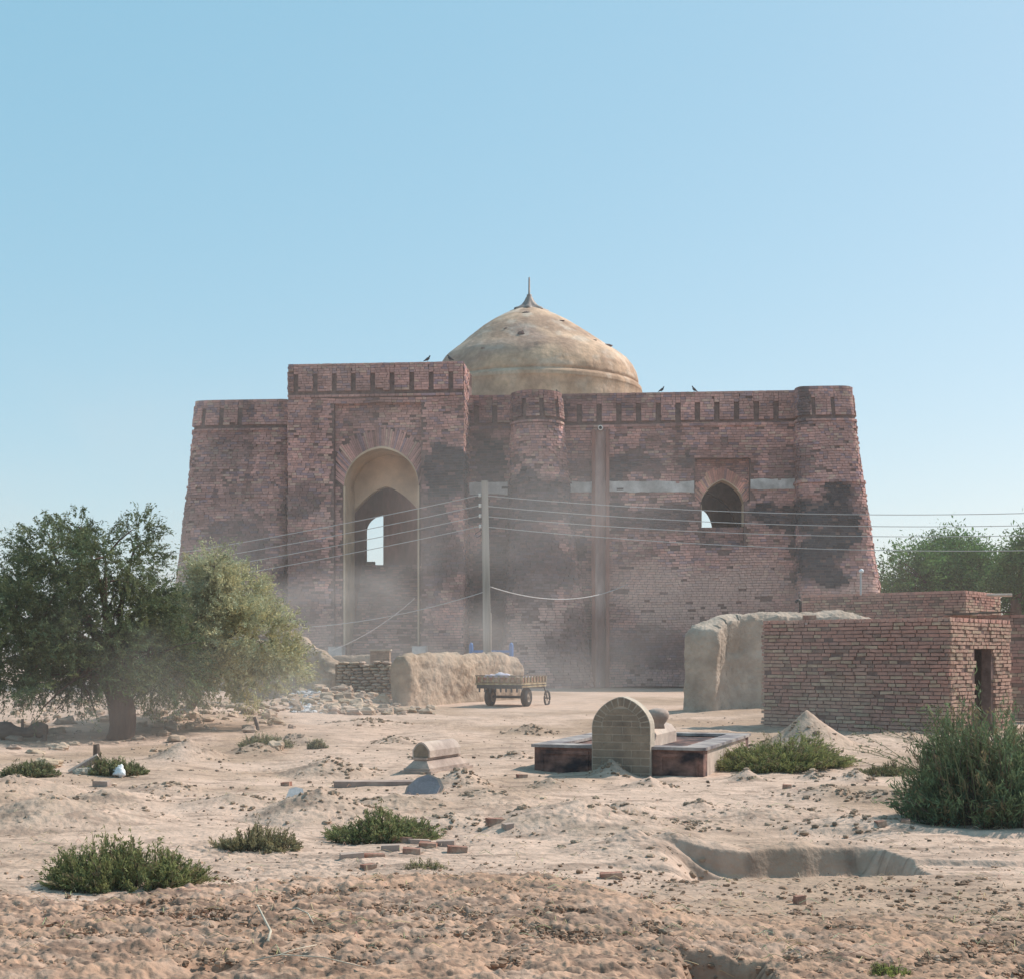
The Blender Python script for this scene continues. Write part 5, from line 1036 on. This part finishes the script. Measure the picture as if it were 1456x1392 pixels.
twig('crooked pale dry twig with a fork on the red soil', [(381, 1352, .02), (385, 1340, .03), (376, 1325, .04), (370, 1312, .04), (366, 1302, .03), (372, 1298, .01)], .008)
twig('curved thin dry twig right of the crooked one', [(408, 1302, .0), (422, 1306, .03), (438, 1314, .03), (446, 1322, .0)], .005)
twig('straight thin twig near the bottom edge', [(390, 1372, .01), (420, 1364, .02), (450, 1355, .01)], .004)
twig('long dark thin twig along the bottom edge', [(355, 1376, .0), (400, 1372, .02), (460, 1376, .02), (520, 1385, .0)], .004)

# ------------------------------------------------------------------ birds
bm_ = None
def pigeon(px, py, v, label, rz=0, sc_=1.0, local=True):
    """py is where its feet are; v is the depth in the building frame"""
    a = (px-CX)/F; b = (HY-py)/F; t = (v+OB@VD)/(a*VD[0]+VD[1]); P = Vector((a*t, t, EYE+b*t))
    root = thing('pigeon', label, 'bird', tuple(P), R(rz), 'pigeons perched on the mausoleum'); s = sc_
    mb = MB(); pts = [(-.22, 0, .03), (-.15, 0, .06), (-.08, 0, .10), (0, 0, .145), (.06, 0, .20), (.085, 0, .255), (.10, 0, .29), (.125, 0, .305), (.155, 0, .30)]; rd = [.012, .03, .055, .075, .065, .04, .034, .036, .006]
    mb.tube([tuple(np.array(p)*s) for p in pts], [r*s for r in rd], 10); V = mb.V[0]; mb.build('body', M['bird'], root, smooth=True)
    mb = MB()
    for y in (-.02, .02): mb.tube([(0, y*s, .09*s), (.01*s, y*s, 0)], .008*s, 5)
    mb.build('legs', M['bird'], root)
pigeon(608, 515, PV+.3, 'pigeon standing on the middle right of the portal top', 10, 1.0)
pigeon(640, 514, PV+.3, 'pigeon on the right corner of the portal top', 160, 1.0)
pigeon(794, 562.5, .6, 'pigeon at the parapet between buttress and dome', 185, .9)
pigeon(941, 558, .6, 'left pigeon of the pair on the right wall top', 0, .9)
pigeon(987, 557.5, .6, 'right pigeon of the pair on the right wall top', 200, .9)
pigeon(781, 567, -1.6, 'pigeon crouched on the round buttress top', 200, .9)

# ------------------------------------------------------------------ air
def volume(name, x0, x1, y0, y1, z0, z1, dens, col=(.80, .84, .88), cloud=None, aniso=.2):
    mb = MB(); mb.box(x0, x1, y0, y1, z0, z1); o = mb.build(name, M['wire']); o.data.materials.clear()
    m = bpy.data.materials.new(name); m.use_nodes = True; N = m.node_tree.nodes; K = m.node_tree.links; N.remove(N['Principled BSDF'])
    v = N.new('ShaderNodeVolumePrincipled'); v.inputs['Color'].default_value = (*col, 1); v.inputs['Density'].default_value = dens; v.inputs['Anisotropy'].default_value = aniso
    K.new(v.outputs[0], N['Material Output'].inputs['Volume']); o.data.materials.append(m); tag(o, kind='stuff'); return o, N, K, v
volume('haze', -1550, 1550, -1550, 1560, -2.2, 24, .0007, col=(.92, .86, .84))

o, N, K, v = volume('dust_cloud', -20, 14, 24, 62, -.5, 9.5, 0, col=(.90, .84, .82))
tc = N.new('ShaderNodeTexCoord'); mp = N.new('ShaderNodeMapping'); mp.inputs['Scale'].default_value = (1, .6, 1.5); K.new(tc.outputs['Object'], mp.inputs[0])
nz = N.new('ShaderNodeTexNoise'); nz.inputs['Scale'].default_value = .20; nz.inputs['Detail'].default_value = 4; nz.inputs['Distortion'].default_value = .8; K.new(mp.outputs[0], nz.inputs['Vector'])
rp = N.new('ShaderNodeMapRange'); rp.inputs[1].default_value = .48; rp.inputs[2].default_value = .75; rp.inputs[3].default_value = 0; rp.inputs[4].default_value = .06; K.new(nz.outputs[0], rp.inputs[0])
sx = N.new('ShaderNodeSeparateXYZ'); K.new(tc.outputs['Object'], sx.inputs[0])
fz = N.new('ShaderNodeMapRange'); fz.interpolation_type = 'SMOOTHSTEP'; fz.inputs[1].default_value = 9; fz.inputs[2].default_value = 2.5; fz.inputs[3].default_value = 0; fz.inputs[4].default_value = 1; K.new(sx.outputs[2], fz.inputs[0])
fx = N.new('ShaderNodeMapRange'); fx.interpolation_type = 'SMOOTHSTEP'; fx.inputs[1].default_value = 13; fx.inputs[2].default_value = -12; fx.inputs[3].default_value = 0; fx.inputs[4].default_value = 1; K.new(sx.outputs[0], fx.inputs[0])
m1 = N.new('ShaderNodeMath'); m1.operation = 'MULTIPLY'; K.new(rp.outputs[0], m1.inputs[0]); K.new(fz.outputs[0], m1.inputs[1])
m2 = N.new('ShaderNodeMath'); m2.operation = 'MULTIPLY'; K.new(m1.outputs[0], m2.inputs[0]); K.new(fx.outputs[0], m2.inputs[1])
K.new(m2.outputs[0], v.inputs['Density'])
